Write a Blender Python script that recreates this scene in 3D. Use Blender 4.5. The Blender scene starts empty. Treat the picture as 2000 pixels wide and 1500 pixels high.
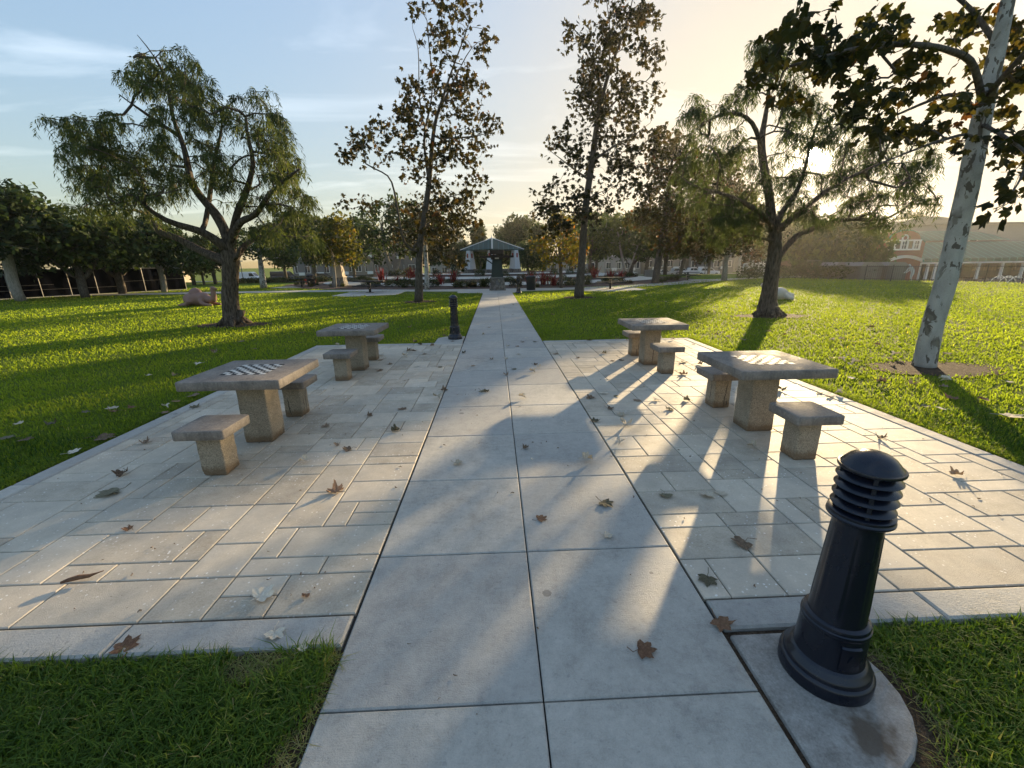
import bpy, bmesh, math, random
import numpy as np
from mathutils import Vector, Matrix, noise as mnoise

C = bpy.context.scene.collection
RS = np.random.default_rng(7)
random.seed(7)
PI = math.pi
R_ = math.radians

# ------------------------------------------------------------------ camera
FPX, PITCH, ROLL, YAW, EYE = 825.41, .277507, -.0144192, .0359891, 1.72
_F0 = np.array([math.sin(YAW), math.cos(YAW), 0.]); _R0 = np.array([math.cos(YAW), -math.sin(YAW), 0.]); _U0 = np.array([0, 0, 1.])
_F = _F0*math.cos(PITCH) - _U0*math.sin(PITCH)
_Ua = _U0*math.cos(PITCH) + _F0*math.sin(PITCH)
_R = _R0*math.cos(ROLL) + _Ua*math.sin(ROLL)
_U = _Ua*math.cos(ROLL) - _R0*math.sin(ROLL)
CAM = np.array([0, 0, EYE])

def ray(x, y):
    return _R*(x-1000) - _U*(y-750) + _F*FPX

def gp(x, y, z=0.):
    """photo point -> point of the ground (height z)"""
    d = ray(x, y)
    return CAM + d*((z-EYE)/d[2])

def up(x, y, D):
    """photo point -> point standing D metres in front of the camera"""
    d = ray(x, y)
    return CAM + d*(D/(d @ _F0))

def dist(p):
    return float(np.asarray(p)[:2] @ _F0[:2])

cam = bpy.data.cameras.new('camera'); cam.sensor_width = 36; cam.lens = FPX/2000*36
cam.clip_start = .05; cam.clip_end = 3000
co = bpy.data.objects.new('camera', cam); C.objects.link(co)
co.matrix_world = Matrix(((_R[0], _U[0], -_F[0], 0), (_R[1], _U[1], -_F[1], 0), (_R[2], _U[2], -_F[2], EYE), (0, 0, 0, 1)))
bpy.context.scene.camera = co

SUN_EL, SUN_AZ = R_(10.2), R_(35.2)
SUND = np.array([math.sin(SUN_AZ)*math.cos(SUN_EL), math.cos(SUN_AZ)*math.cos(SUN_EL), math.sin(SUN_EL)])

# ------------------------------------------------------------------ mesh helpers
class MB:
    """collects shapes; build() links them as ONE mesh object"""
    def __init__(s):
        s.V = []; s.F = {}; s.n = 0; s.T = {}; s.M = {}
    def add(s, V, F, tone=.5, mat=0):
        V = np.asarray(V, float).reshape(-1, 3)
        groups = {}
        if isinstance(F, np.ndarray):
            groups[F.shape[1]] = F
        else:
            for f in F: groups.setdefault(len(f), []).append(f)
        for k, f in groups.items():
            f = np.asarray(f, np.int64).reshape(-1, k)
            s.F.setdefault(k, []).append(f + s.n)
            t = np.broadcast_to(np.asarray(tone, float), (len(f),)) if np.ndim(tone) == 0 or len(np.atleast_1d(tone)) == len(f) else np.full(len(f), float(np.mean(tone)))
            s.T.setdefault(k, []).append(t)
            s.M.setdefault(k, []).append(np.full(len(f), mat, np.int32))
        s.V.append(V); s.n += len(V)
        return s
    def box(s, x0, x1, y0, y1, z0, z1, tone=.5, mat=0, M=None):
        V = np.array([[x, y, z] for z in (z0, z1) for y in (y0, y1) for x in (x0, x1)], float)
        if M is not None: V = V @ M[:, :3].T + M[:, 3]
        return s.add(V, [(0, 2, 3, 1), (4, 5, 7, 6), (0, 1, 5, 4), (2, 6, 7, 3), (0, 4, 6, 2), (1, 3, 7, 5)], tone, mat)
    def frus(s, c, b, t, z0, z1, tone=.5, mat=0, rot=0.):
        """tapered block: half sizes b=(bx,by) below, t above"""
        V = []
        for (hx, hy), z in ((b, z0), (t, z1)):
            for sx, sy in ((-1, -1), (1, -1), (1, 1), (-1, 1)):
                x, y = sx*hx, sy*hy
                V.append((c[0]+x*math.cos(rot)-y*math.sin(rot), c[1]+x*math.sin(rot)+y*math.cos(rot), z))
        return s.add(V, [(3, 2, 1, 0), (4, 5, 6, 7), (0, 1, 5, 4), (1, 2, 6, 5), (2, 3, 7, 6), (3, 0, 4, 7)], tone, mat)
    def lathe(s, prof, c=(0, 0, 0), n=32, tone=.5, mat=0, mod=None, cap=True):
        a = np.arange(n)*2*PI/n
        V = []
        for i, (r, z) in enumerate(prof):
            rr = r*(mod(a, i) if mod else np.ones(n))
            V.append(np.stack([c[0]+rr*np.cos(a), c[1]+rr*np.sin(a), np.full(n, c[2]+z)], 1))
        m = len(prof)
        i = np.arange(m-1)[:, None]*n; j = np.arange(n)[None]; k = (j+1) % n
        F = np.stack([i+j, i+k, i+n+k, i+n+j], -1).reshape(-1, 4)
        s.add(np.concatenate(V), F, tone, mat)
        if cap:
            base = s.n - m*n
            s.F.setdefault(n, []).append(np.array([list(range(base, base+n))[::-1], list(range(base+(m-1)*n, base+m*n))]))
            s.T.setdefault(n, []).append(np.full(2, tone)); s.M.setdefault(n, []).append(np.full(2, mat, np.int32))
        return s
    def tube(s, P, r, n=6, tone=.5, mat=0, wob=0., seed=0):
        P = np.asarray(P, float); m = len(P)
        r = np.broadcast_to(np.asarray(r, float), (m,))
        T = np.gradient(P, axis=0); T /= np.linalg.norm(T, axis=1)[:, None]+1e-9
        u = np.cross(T[0], [0.3, .2, 1.]);
        if np.linalg.norm(u) < 1e-3: u = np.cross(T[0], [1., 0, 0])
        u /= np.linalg.norm(u)
        V = np.empty((m, n, 3)); a = np.arange(n)*2*PI/n
        for i in range(m):
            u = u - T[i]*(u @ T[i]); u /= np.linalg.norm(u)+1e-9
            v = np.cross(T[i], u)
            rr = np.full(n, r[i])
            if wob:
                rr = rr*(1+wob*(.5*np.sin(3*a+seed+i*.25)+.35*np.sin(5*a+seed*2-i*.5)+.4*np.sin(2*a+1.3*i*.3)*np.sin(i*.6+seed)+RS.normal(0, .25, n)))
            V[i] = P[i] + np.cos(a)[:, None]*u*rr[:, None] + np.sin(a)[:, None]*v*rr[:, None]
        i = np.arange(m-1)[:, None]*n; j = np.arange(n)[None]; k = (j+1) % n
        F = np.stack([i+j, i+k, i+n+k, i+n+j], -1).reshape(-1, 4)
        s.add(V.reshape(-1, 3), F, tone, mat)
        b = s.n-m*n
        for ring in (list(range(b, b+n))[::-1], list(range(b+(m-1)*n, b+m*n))):
            s.F.setdefault(n, []).append(np.array([ring])); s.T.setdefault(n, []).append(np.array([tone])); s.M.setdefault(n, []).append(np.array([mat], np.int32))
        return s
    def sphere(s, c, r, tone=.5, mat=0, nu=14, nv=9, M=None):
        r = np.broadcast_to(np.asarray(r, float), (3,))
        prof = [(max(math.sin(PI*i/nv), 1e-3), -math.cos(PI*i/nv)) for i in range(nv+1)]
        q = MB().lathe(prof, n=nu)
        V = np.concatenate(q.V)*r
        if M is not None: V = V @ np.asarray(M).T
        s.add(V+np.asarray(c), np.concatenate(q.F[4]), tone, mat)
        return s
    def prism(s, poly, y0, y1, tone=.5, mat=0, M=None):
        """polygon in x,z extruded along y"""
        n = len(poly)
        V = np.array([(x, y0, z) for x, z in poly]+[(x, y1, z) for x, z in poly], float)
        if M is not None: V = V @ M[:, :3].T + M[:, 3]
        F = [tuple(range(n)), tuple(range(2*n-1, n-1, -1))]+[(i+n, (i+1) % n+n, (i+1) % n, i) for i in range(n)]
        return s.add(V, F, tone, mat)
    def mesh(s, name):
        me = bpy.data.meshes.new(name)
        V = np.concatenate(s.V).astype(np.float32) if s.V else np.zeros((0, 3), np.float32)
        me.vertices.add(len(V)); me.vertices.foreach_set('co', V.ravel())
        loops, tot, tone, mi = [], [], [], []
        for k in s.F:
            f = np.concatenate(s.F[k]); loops.append(f.ravel()); tot.append(np.full(len(f), k)); tone.append(np.concatenate(s.T[k])); mi.append(np.concatenate(s.M[k]))
        loops = np.concatenate(loops).astype(np.int32); tot = np.concatenate(tot).astype(np.int32)
        me.loops.add(len(loops)); me.loops.foreach_set('vertex_index', loops)
        me.polygons.add(len(tot)); me.polygons.foreach_set('loop_start', np.concatenate([[0], np.cumsum(tot)[:-1]]).astype(np.int32))
        at = me.attributes.new('tone', 'FLOAT', 'FACE'); at.data.foreach_set('value', np.concatenate(tone).astype(np.float32))
        me.polygons.foreach_set('material_index', np.concatenate(mi))
        me.polygons.foreach_set('use_smooth', np.zeros(len(tot), bool))
        me.update(calc_edges=True); me.validate()
        return me
    def build(s, name, mats, parent=None, smooth=False, bevel=0., seg=2, recalc=False, loc=None):
        me = s.mesh(name)
        for m in (mats if isinstance(mats, (list, tuple)) else [mats]): me.materials.append(m)
        if bevel or recalc:
            bm = bmesh.new(); bm.from_mesh(me)
            bmesh.ops.recalc_face_normals(bm, faces=bm.faces)
            if bevel:
                ed = [e for e in bm.edges if len(e.link_faces) == 2 and e.calc_face_angle(0) > .35]
                bmesh.ops.bevel(bm, geom=ed, offset=bevel, segments=seg, profile=.5, affect='EDGES', clamp_overlap=True)
            bm.to_mesh(me); bm.free()
        if smooth:
            me.polygons.foreach_set('use_smooth', np.ones(len(me.polygons), bool))
            if smooth == 'auto': me.set_sharp_from_angle(angle=R_(38))
        o = bpy.data.objects.new(name, me); C.objects.link(o)
        if parent is not None: o.parent = parent
        if loc is not None: o.location = loc
        return o

def tag(o, label, cat, group=None):
    o['label'] = label; o['category'] = cat
    if group: o['group'] = group
    return o

def thing(name, label, cat, loc=(0, 0, 0), rz=0., group=None):
    o = bpy.data.objects.new(name, None); C.objects.link(o)
    o.empty_display_size = .1
    o.location = tuple(float(v) for v in loc); o.rotation_euler = (0, 0, rz)
    return tag(o, label, cat, group)

def struct(o, kind='structure'):
    o['kind'] = kind
    return o

def dup(src, loc=None, rz=None, scale=None, label=None, group=None):
    """copy of a thing with copies of its parts and sub-parts (mesh data shared)"""
    kids = {}
    for o in bpy.data.objects:
        if o.parent: kids.setdefault(o.parent, []).append(o)
    def rec(o, par):
        c = o.copy(); C.objects.link(c)
        if par is not None: c.parent = par
        for k in kids.get(o, []): rec(k, c)
        return c
    r = rec(src, None)
    if loc is not None: r.location = tuple(float(v) for v in loc)
    if rz is not None: r.rotation_euler = (0, 0, rz)
    if scale is not None: r.scale = (scale,)*3 if np.ndim(scale) == 0 else scale
    if label: r['label'] = label
    if group: r['group'] = group
    return r

def smooth(x):
    x = np.clip(x, 0, 1); return x*x*(3-2*x)

# ------------------------------------------------------------------ materials
MATS = {}
class NT:
    def __init__(s, name):
        s.m = bpy.data.materials.new(name); s.m.use_nodes = True
        s.t = s.m.node_tree; s.n = s.t.nodes; s.l = s.t.links; s.n.clear()
        s.out = s.n.new('ShaderNodeOutputMaterial')
    def node(s, t, **k):
        o = s.n.new(t)
        ins = k.pop('ins', {})
        for a, v in k.items(): setattr(o, a, v)
        for a, v in ins.items():
            if hasattr(v, 'is_output') : s.l.new(v, o.inputs[a])
            else: o.inputs[a].default_value = v
        return o
    def coord(s, kind='Object', scale=None):
        c = s.node('ShaderNodeTexCoord').outputs[kind]
        if scale is not None:
            c = s.node('ShaderNodeMapping', ins={'Vector': c, 'Scale': scale if np.ndim(scale) else (scale,)*3}).outputs[0]
        return c
    def noise(s, scale, detail=4, rough=.55, vec=None, dist=0.):
        return s.node('ShaderNodeTexNoise', ins={'Vector': vec if vec is not None else s.coord(), 'Scale': scale, 'Detail': detail, 'Roughness': rough, 'Distortion': dist}).outputs['Fac']
    def voro(s, scale, vec=None, feature='F1', out='Distance'):
        return s.node('ShaderNodeTexVoronoi', feature=feature, ins={'Vector': vec if vec is not None else s.coord(), 'Scale': scale}).outputs[out]
    def ramp(s, fac, stops, interp='LINEAR'):
        r = s.node('ShaderNodeValToRGB', ins={'Fac': fac}); e = r.color_ramp.elements; r.color_ramp.interpolation = interp
        while len(e) < len(stops): e.new(.5)
        for q, (p, c) in zip(e, stops):
            q.position = p; q.color = (*c, 1) if np.ndim(c) else (c, c, c, 1)
        return r.outputs[0]
    def mix(s, fac, a, b, mode='MIX'):
        n = s.node('ShaderNodeMix', data_type='RGBA', blend_type=mode)
        for i, v in ((0, fac), (6, a), (7, b)):
            if hasattr(v, 'is_output'): s.l.new(v, n.inputs[i])
            else: n.inputs[i].default_value = v if i == 0 else ((*v, 1) if len(v) == 3 else v)
        return n.outputs[2]
    def math(s, op, a, b=0., clamp=False):
        n = s.node('ShaderNodeMath', operation=op, use_clamp=clamp)
        for i, v in enumerate((a, b)):
            if hasattr(v, 'is_output'): s.l.new(v, n.inputs[i])
            else: n.inputs[i].default_value = v
        return n.outputs[0]
    def tone(s):
        return s.node('ShaderNodeAttribute', attribute_name='tone').outputs['Fac']
    def rnd(s):
        return s.node('ShaderNodeObjectInfo').outputs['Random']
    def bump(s, h, strength=.3, dist=.01):
        return s.node('ShaderNodeBump', ins={'Height': h, 'Strength': strength, 'Distance': dist}).outputs[0]
    def bsdf(s, color, rough=.7, metal=0., normal=None, spec=.4, **k):
        b = s.node('ShaderNodeBsdfPrincipled')
        for a, v in (('Base Color', color), ('Roughness', rough), ('Metallic', metal), ('Normal', normal), ('Specular IOR Level', spec)):
            if v is None: continue
            if hasattr(v, 'is_output'): s.l.new(v, b.inputs[a])
            else: b.inputs[a].default_value = (*v, 1) if a == 'Base Color' and len(v) == 3 else v
        for a, v in k.items(): b.inputs[a].default_value = v
        return b.outputs[0]
    def done(s, sh):
        s.l.new(sh, s.out.inputs['Surface']); MATS[s.m.name] = s.m
        return s.m

def plain(name, c, rough=.6, metal=0., var=.12, scale=6., bump=.0, spec=.4, **k):
    n = NT(name)
    f = n.noise(scale, 5)
    col = n.mix(f, tuple(v*(1-var*1.5) for v in c), tuple(min(1, v*(1+var*1.5)) for v in c))
    return n.done(n.bsdf(col, rough, metal, n.bump(n.noise(scale*9, 3), bump, .01) if bump else None, spec, **k))

def leafmat(name, stops, trans=.45, tcol=(1.25, 1.15, .5), rough=.55, obj=.12):
    n = NT(name)
    t = n.tone()
    if obj: t = n.math('ADD', t, n.math('MULTIPLY', n.math('SUBTRACT', n.rnd(), .5), obj*2), True)
    col = n.ramp(t, stops)
    a = n.bsdf(col, rough, spec=.15)
    tc = n.mix(1., col, tcol, 'MULTIPLY')
    b = n.node('ShaderNodeBsdfTranslucent', ins={'Color': tc}).outputs[0]
    return n.done(n.node('ShaderNodeMixShader', ins={0: trans, 1: a, 2: b}).outputs[0])

def m_concrete():
    n = NT('path_concrete')
    big = n.noise(1.1, 6, .65); mid = n.noise(9, 6, .7); fine = n.noise(150, 3, .6)
    brush = n.noise(60, 2, .5, n.coord('Object', (.25, 9, 1)))
    m2 = n.noise(34, 5, .75)
    f = n.math('ADD', n.math('MULTIPLY', big, .34), n.math('ADD', n.math('MULTIPLY', mid, .30), n.math('ADD', n.math('MULTIPLY', m2, .22), n.math('MULTIPLY', fine, .14))))
    col = n.ramp(f, [(.36, (.24, .225, .195)), (.48, (.415, .39, .34)), (.56, (.505, .475, .415)), (.66, (.60, .56, .48))])
    col = n.mix(n.math('MULTIPLY', n.tone(), .4), col, (.23, .235, .24))
    sv = n.node('ShaderNodeTexVoronoi', ins={'Vector': n.coord(), 'Scale': 3.1})
    sr = n.node('ShaderNodeSeparateColor', ins={0: sv.outputs['Color']})
    rad = n.math('ADD', n.math('MULTIPLY', sr.outputs[1], .07), n.math('MULTIPLY', n.noise(45, 3), .05))
    spot = n.math('MULTIPLY', n.math('LESS_THAN', sv.outputs['Distance'], rad), n.math('GREATER_THAN', sr.outputs[0], .62))
    col = n.mix(n.math('MULTIPLY', spot, .55), col, (.085, .08, .075))
    blot = n.ramp(n.noise(2.2, 5, .7), [(.56, 0.), (.72, .4)])
    col = n.mix(blot, col, (.19, .175, .15))
    pits = n.ramp(n.noise(38, 2, .4), [(.66, 0.), (.74, 1.)])
    col = n.mix(n.math('MULTIPLY', pits, .35), col, (.16, .165, .17))
    h = n.math('ADD', n.math('MULTIPLY', brush, .6), fine)
    return n.done(n.bsdf(col, n.ramp(mid, [(.3, .62), (.7, .9)]), normal=n.bump(n.math('ADD', h, m2), .6, .006), spec=.35))

def m_paver():
    n = NT('paver_concrete')
    t = n.tone(); mid = n.noise(7, 5, .65); fine = n.noise(190, 3, .6)
    f = n.math('ADD', n.math('MULTIPLY', t, .20), n.math('ADD', n.math('MULTIPLY', mid, .38), n.math('MULTIPLY', n.noise(75, 5, .8), .42)))
    col = n.ramp(f, [(.32, (.29, .243, .182)), (.5, (.49, .425, .33)), (.66, (.61, .535, .425))])
    stain = n.ramp(n.noise(2.3, 4, .6), [(.42, 0.), (.7, .55)])
    col = n.mix(stain, col, (.35, .32, .275))
    vec = n.coord('Object')
    jit = n.node('ShaderNodeTexVoronoi', ins={'Vector': vec, 'Scale': 33.})
    keep = n.math('GREATER_THAN', n.node('ShaderNodeSeparateColor', ins={0: jit.outputs['Color']}).outputs[0], .55)
    spk = n.math('MULTIPLY', n.math('LESS_THAN', jit.outputs['Distance'], .2), keep)
    dense = n.ramp(n.noise(3.1, 3), [(.4, 0.), (.6, 1.)])
    col = n.mix(n.math('MULTIPLY', n.math('MULTIPLY', spk, dense), .8), col, (.82, .80, .76))
    dk = n.node('ShaderNodeTexVoronoi', ins={'Vector': vec, 'Scale': 21.})
    d2 = n.math('MULTIPLY', n.math('LESS_THAN', dk.outputs['Distance'], .09), n.math('GREATER_THAN', n.node('ShaderNodeSeparateColor', ins={0: dk.outputs['Color']}).outputs[1], .8))
    col = n.mix(n.math('MULTIPLY', d2, .6), col, (.1, .09, .08))
    return n.done(n.bsdf(col, .68, normal=n.bump(n.math('ADD', fine, n.math('MULTIPLY', mid, .8)), .6, .005), spec=.35))

def m_aggregate(name, c0, c1, dark=(.07, .055, .04), dirt=True):
    n = NT(name)
    v = n.node('ShaderNodeTexVoronoi', ins={'Vector': n.coord(), 'Scale': 150.})
    r = n.node('ShaderNodeSeparateColor', ins={0: v.outputs['Color']}).outputs[0]
    r = n.math('ADD', n.math('MULTIPLY', r, .6), n.math('MULTIPLY', n.noise(40, 4, .7), .4))
    col = n.ramp(r, [(.12, dark), (.32, c0), (.68, c1), (.9, tuple(min(1, x*1.4) for x in c1))])
    col = n.mix(n.ramp(n.noise(5, 5, .65), [(.4, 0.), (.75, .65)]), col, tuple(x*.6 for x in c0))
    if dirt:
        z = n.node('ShaderNodeSeparateXYZ', ins={0: n.coord()}).outputs[2]
        w = n.math('ADD', z, n.math('MULTIPLY', n.noise(14, 3), -.09))
        col = n.mix(n.ramp(w, [(.0, .6), (.05, 0.)]), col, (.14, .075, .03))
    h = n.math('ADD', n.voro(150.), n.math('MULTIPLY', n.noise(9, 4), 1.4))
    return n.done(n.bsdf(col, .8, normal=n.bump(h, .55, .008), spec=.3))

def m_top():
    n = NT('table_concrete')
    a = n.noise(4.5, 6, .7); b = n.noise(60, 4, .7)
    f = n.math('ADD', n.math('MULTIPLY', a, .6), n.math('MULTIPLY', b, .4))
    col = n.ramp(f, [(.32, (.11, .096, .083)), (.5, (.215, .186, .16)), (.66, (.30, .262, .226))])
    v = n.node('ShaderNodeTexVoronoi', ins={'Vector': n.coord(), 'Scale': 70.})
    r = n.node('ShaderNodeSeparateColor', ins={0: v.outputs['Color']}).outputs[0]
    col = n.mix(n.ramp(r, [(.90, 0.), (.95, .22)]), col, (.42, .38, .33))
    streak = n.noise(9, 4, .6, n.coord('Object', (3, 3, .25)))
    col = n.mix(n.ramp(streak, [(.5, 0.), (.72, .45)]), col, (.085, .08, .075))
    return n.done(n.bsdf(col, n.ramp(a, [(.3, .68), (.7, .9)]), normal=n.bump(n.math('ADD', b, a), .5, .008), spec=.25))

def m_ground():
    n = NT('lawn_ground')
    a = n.noise(.12, 5, .6); b = n.noise(1.7, 5, .65); c = n.noise(26, 4, .7)
    f = n.math('ADD', n.math('MULTIPLY', a, .3), n.math('ADD', n.math('MULTIPLY', b, .35), n.math('MULTIPLY', c, .35)))
    col = n.ramp(f, [(.3, (.035, .06, .009)), (.5, (.10, .145, .013)), (.66, (.16, .20, .018)), (.78, (.22, .20, .04))])
    return n.done(n.bsdf(col, .9, normal=n.bump(n.math('ADD', c, n.noise(70, 2)), .8, .05), spec=.1))

def m_soil():
    n = NT('bare_soil')
    a = n.noise(6, 6, .7); b = n.noise(80, 3, .7)
    col = n.ramp(n.math('ADD', n.math('MULTIPLY', a, .5), n.math('MULTIPLY', b, .5)), [(.3, (.026, .017, .011)), (.5, (.075, .052, .035)), (.68, (.17, .125, .085))])
    return n.done(n.bsdf(col, .95, normal=n.bump(b, .9, .03), spec=.1))

def m_bark(name, stops, sx=1., bump=1.0, d=.05):
    n = NT(name)
    v = n.coord('Object', (7*sx, 7*sx, 1.7*sx))
    a = n.noise(2.2, 8, .75, v, .6); b = n.noise(30, 4, .7); w = n.voro(3.3, v)
    f = n.math('ADD', n.math('MULTIPLY', a, .6), n.math('ADD', n.math('MULTIPLY', b, .22), n.math('MULTIPLY', w, .3)))
    return n.done(n.bsdf(n.ramp(f, stops), .9, normal=n.bump(f, bump, d), spec=.15))

def m_sycbark():
    n = NT('sycamore_bark')
    c = n.coord('Object', (1, 1, .55))
    a = n.noise(5.5, 3, .5, c, .3); b = n.noise(60, 4, .7); e = n.noise(2.0, 3, .55, c); f = n.noise(9, 3, .55, c, .4)
    col = n.ramp(n.math('ADD', n.math('MULTIPLY', a, .7), n.math('MULTIPLY', b, .3)), [(.3, (.24, .235, .215)), (.5, (.37, .36, .33)), (.7, (.48, .465, .43))])
    flake = n.ramp(f, [(.545, 0.), (.56, 1.)])
    zone = n.ramp(e, [(.42, 0.), (.48, 1.)])
    col = n.mix(n.math('MULTIPLY', flake, zone), col, (.12, .105, .085))
    fl2 = n.ramp(n.noise(6.5, 3, .5, n.coord('Object', (1.3, 1.3, .8)), .3), [(.63, 0.), (.64, 1.)])
    col = n.mix(n.math('MULTIPLY', fl2, .8), col, (.19, .175, .14))
    return n.done(n.bsdf(col, .75, normal=n.bump(n.math('ADD', n.math('MULTIPLY', flake, -.6), b), .4, .01), spec=.25))

def m_brick(name, c1, c2, mortar, sc=1.):
    n = NT(name)
    br = n.node('ShaderNodeTexBrick', ins={'Vector': n.coord('Object', (1, 1, 1)), 'Color1': (*c1, 1), 'Color2': (*c2, 1), 'Mortar': (*mortar, 1), 'Scale': 4.5*sc, 'Mortar Size': .02})
    # bricks run along x and z
    mp = n.node('ShaderNodeMapping', ins={'Vector': n.coord(), 'Rotation': (PI/2, 0, 0)}).outputs[0]
    n.l.new(mp, br.inputs['Vector'])
    col = n.mix(n.noise(3, 4), br.outputs[0], tuple(x*.7 for x in c1), 'MIX')
    return n.done(n.bsdf(n.mix(.55, col, br.outputs[0]), .85, spec=.2))

def m_stone():
    n = NT('field_stone')
    v = n.node('ShaderNodeTexVoronoi', ins={'Vector': n.coord(), 'Scale': 5.5})
    r = n.node('ShaderNodeSeparateColor', ins={0: v.outputs['Color']}).outputs[0]
    e = n.voro(5.5, None, 'DISTANCE_TO_EDGE')
    col = n.ramp(r, [(.1, (.12, .10, .085)), (.4, (.21, .185, .16)), (.7, (.28, .24, .19)), (.95, (.17, .17, .17))])
    col = n.mix(n.ramp(e, [(.02, 1.), (.06, 0.)]), col, (.09, .085, .08))
    col = n.mix(n.math('MULTIPLY', n.noise(30, 4), .4), col, (.12, .11, .1))
    return n.done(n.bsdf(col, .85, normal=n.bump(n.ramp(e, [(0., 0.), (.12, 1.)]), .8, .03), spec=.2))

def m_roof(name, c, scale=3.2, axis=0):
    n = NT(name)
    x = n.node('ShaderNodeSeparateXYZ', ins={0: n.coord()}).outputs[axis]
    s = n.math('SINE', n.math('MULTIPLY', x, scale*2*PI))
    rib = n.ramp(s, [(.8, 0.), (.97, 1.)])
    col = n.mix(n.noise(1.3, 4), tuple(v*.8 for v in c), tuple(v*1.15 for v in c))
    col = n.mix(n.math('MULTIPLY', rib, .6), col, tuple(v*2.6+.02 for v in c))
    return n.done(n.bsdf(col, .8, metal=.0, normal=n.bump(rib, .9, .04), spec=.5))

def m_plate(name, c, rough=.3, metal=0.):
    n = NT(name)
    f = n.noise(3, 5, .6); d = n.noise(45, 4, .6)
    col = n.mix(n.ramp(d, [(.55, 0.), (.8, .3)]), c, tuple(min(1, v*1.6+.012) for v in c))
    return n.done(n.bsdf(col, n.ramp(f, [(.3, rough*.8), (.7, min(1, rough*1.5))]), metal, n.bump(d, .05, .002), .5))

def m_glass(name, c=(.02, .025, .03)):
    n = NT(name)
    return n.done(n.bsdf(n.mix(n.noise(.8, 2), c, tuple(v*2.2 for v in c)), .08, spec=.6))

def m_pad():
    n = NT('pad_concrete')
    a = n.noise(7, 6, .7); b = n.noise(110, 4, .7)
    col = n.ramp(n.math('ADD', n.math('MULTIPLY', a, .6), n.math('MULTIPLY', b, .4)), [(.36, (.17, .155, .135)), (.52, (.29, .272, .245)), (.66, (.40, .38, .345))])
    sp = n.node('ShaderNodeVectorMath', operation='DISTANCE', ins={0: n.coord(), 1: (1.36, 1.12, 0)}).outputs['Value']
    f = n.math('ADD', sp, n.math('MULTIPLY', n.noise(9, 4, .6), .28))
    col = n.mix(n.ramp(f, [(.20, .85), (.27, 0.)]), col, (.085, .058, .036))
    return n.done(n.bsdf(col, .75, normal=n.bump(b, .5, .005), spec=.3))
m_pad(); m_concrete(); m_paver(); m_top(); m_ground(); m_soil(); m_sycbark(); m_stone()
m_aggregate('table_aggregate', (.27, .222, .16), (.375, .315, .235), (.15, .12, .085))
m_bark('pepper_bark', [(.34, (.018, .013, .010)), (.5, (.085, .066, .05)), (.72, (.20, .16, .125))], 1., 1., .12)
m_bark('dark_bark', [(.3, (.03, .025, .02)), (.5, (.075, .062, .05)), (.7, (.13, .11, .09))], 1., .6, .03)
m_bark('pale_bark', [(.3, (.14, .125, .105)), (.5, (.24, .22, .19)), (.7, (.34, .315, .28))], 1., .4, .02)
leafmat('pepper_leaf', [(.0, (.027, .041, .020)), (.4, (.056, .078, .034)), (.75, (.09, .115, .046)), (1., (.135, .15, .055))], .48, (1.3, 1.25, .6))
leafmat('sycamore_leaf', [(.0, (.014, .018, .008)), (.35, (.030, .034, .012)), (.62, (.050, .046, .016)), (.84, (.078, .050, .018)), (1., (.11, .048, .018))], .32, (1.5, 1.15, .45))
leafmat('sycamore_leaf_green', [(.0, (.015, .021, .009)), (.4, (.033, .042, .014)), (.75, (.056, .054, .018)), (1., (.095, .048, .019))], .48, (1.5, 1.15, .45))
leafmat('golden_leaf', [(.0, (.045, .058, .013)), (.4, (.095, .10, .019)), (.75, (.15, .125, .024)), (1., (.19, .09, .02))], .5, (1.35, 1.2, .5))
leafmat('tree_leaf', [(.0, (.016, .028, .011)), (.4, (.040, .063, .021)), (.75, (.072, .10, .030)), (1., (.12, .14, .042))], .30, (1.2, 1.2, .6))
leafmat('shrub_leaf', [(.0, (.016, .024, .010)), (.5, (.048, .06, .022)), (1., (.12, .135, .05))], .35)
leafmat('grey_leaf', [(.0, (.05, .055, .035)), (.5, (.12, .125, .085)), (1., (.24, .235, .16))], .35, (1.1, 1.05, .7))
leafmat('red_leaf', [(.0, (.07, .012, .014)), (.5, (.19, .03, .03)), (1., (.33, .075, .06))], .4, (1.5, .7, .5))
leafmat('grass_blade', [(.0, (.075, .12, .028)), (.4, (.155, .215, .040)), (.7, (.225, .285, .050)), (.9, (.29, .325, .065)), (1., (.42, .37, .17))], .60, (1.75, 1.68, .40), .75, 0)
leafmat('shade_toned_blade', [(.0, (.028, .060, .012)), (.4, (.078, .140, .024)), (.7, (.135, .21, .036)), (.9, (.20, .25, .06)), (1., (.34, .29, .15))], .42, (1.3, 1.35, .4), .6, 0)  # darker copy of the grass: the shade over the near lawn is in its colour
plain('joint_sand', (.085, .072, .056), .95, 0, .3, 40, .5)
plain('bedding', (.045, .04, .036), .95, 0, .3, 30, .4)
plain('mulch', (.075, .042, .028), .95, 0, .45, 14, .9)
plain('asphalt', (.05, .05, .052), .9, 0, .15, 20, .3)
plain('gravel', (.50, .46, .39), .95, 0, .2, 25, .5)
plain('tile_white', (.58, .56, .51), .6, 0, .07, 40)
plain('tile_dark', (.016, .018, .022), .7, 0, .3, 40, 0., .15)
m_plate('black_paint', (.0055, .0078, .0165), .24)
m_plate('dark_metal', (.006, .0058, .0058), .5)
plain('lens', (.36, .32, .26), .2, 0, .2, 30)
plain('green_paint', (.022, .036, .032), .6, 0, .1, 3)
plain('dark_wood', (.025, .018, .014), .7, 0, .3, 8)
plain('white_stucco', (.56, .57, .59), .85, 0, .04, 5, .1)
plain('tan_stucco', (.40, .33, .245), .9, 0, .07, 2, .1)
plain('grey_siding', (.13, .128, .125), .85, 0, .07, 2)
plain('beige_siding', (.19, .165, .135), .85, 0, .07, 2)
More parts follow.
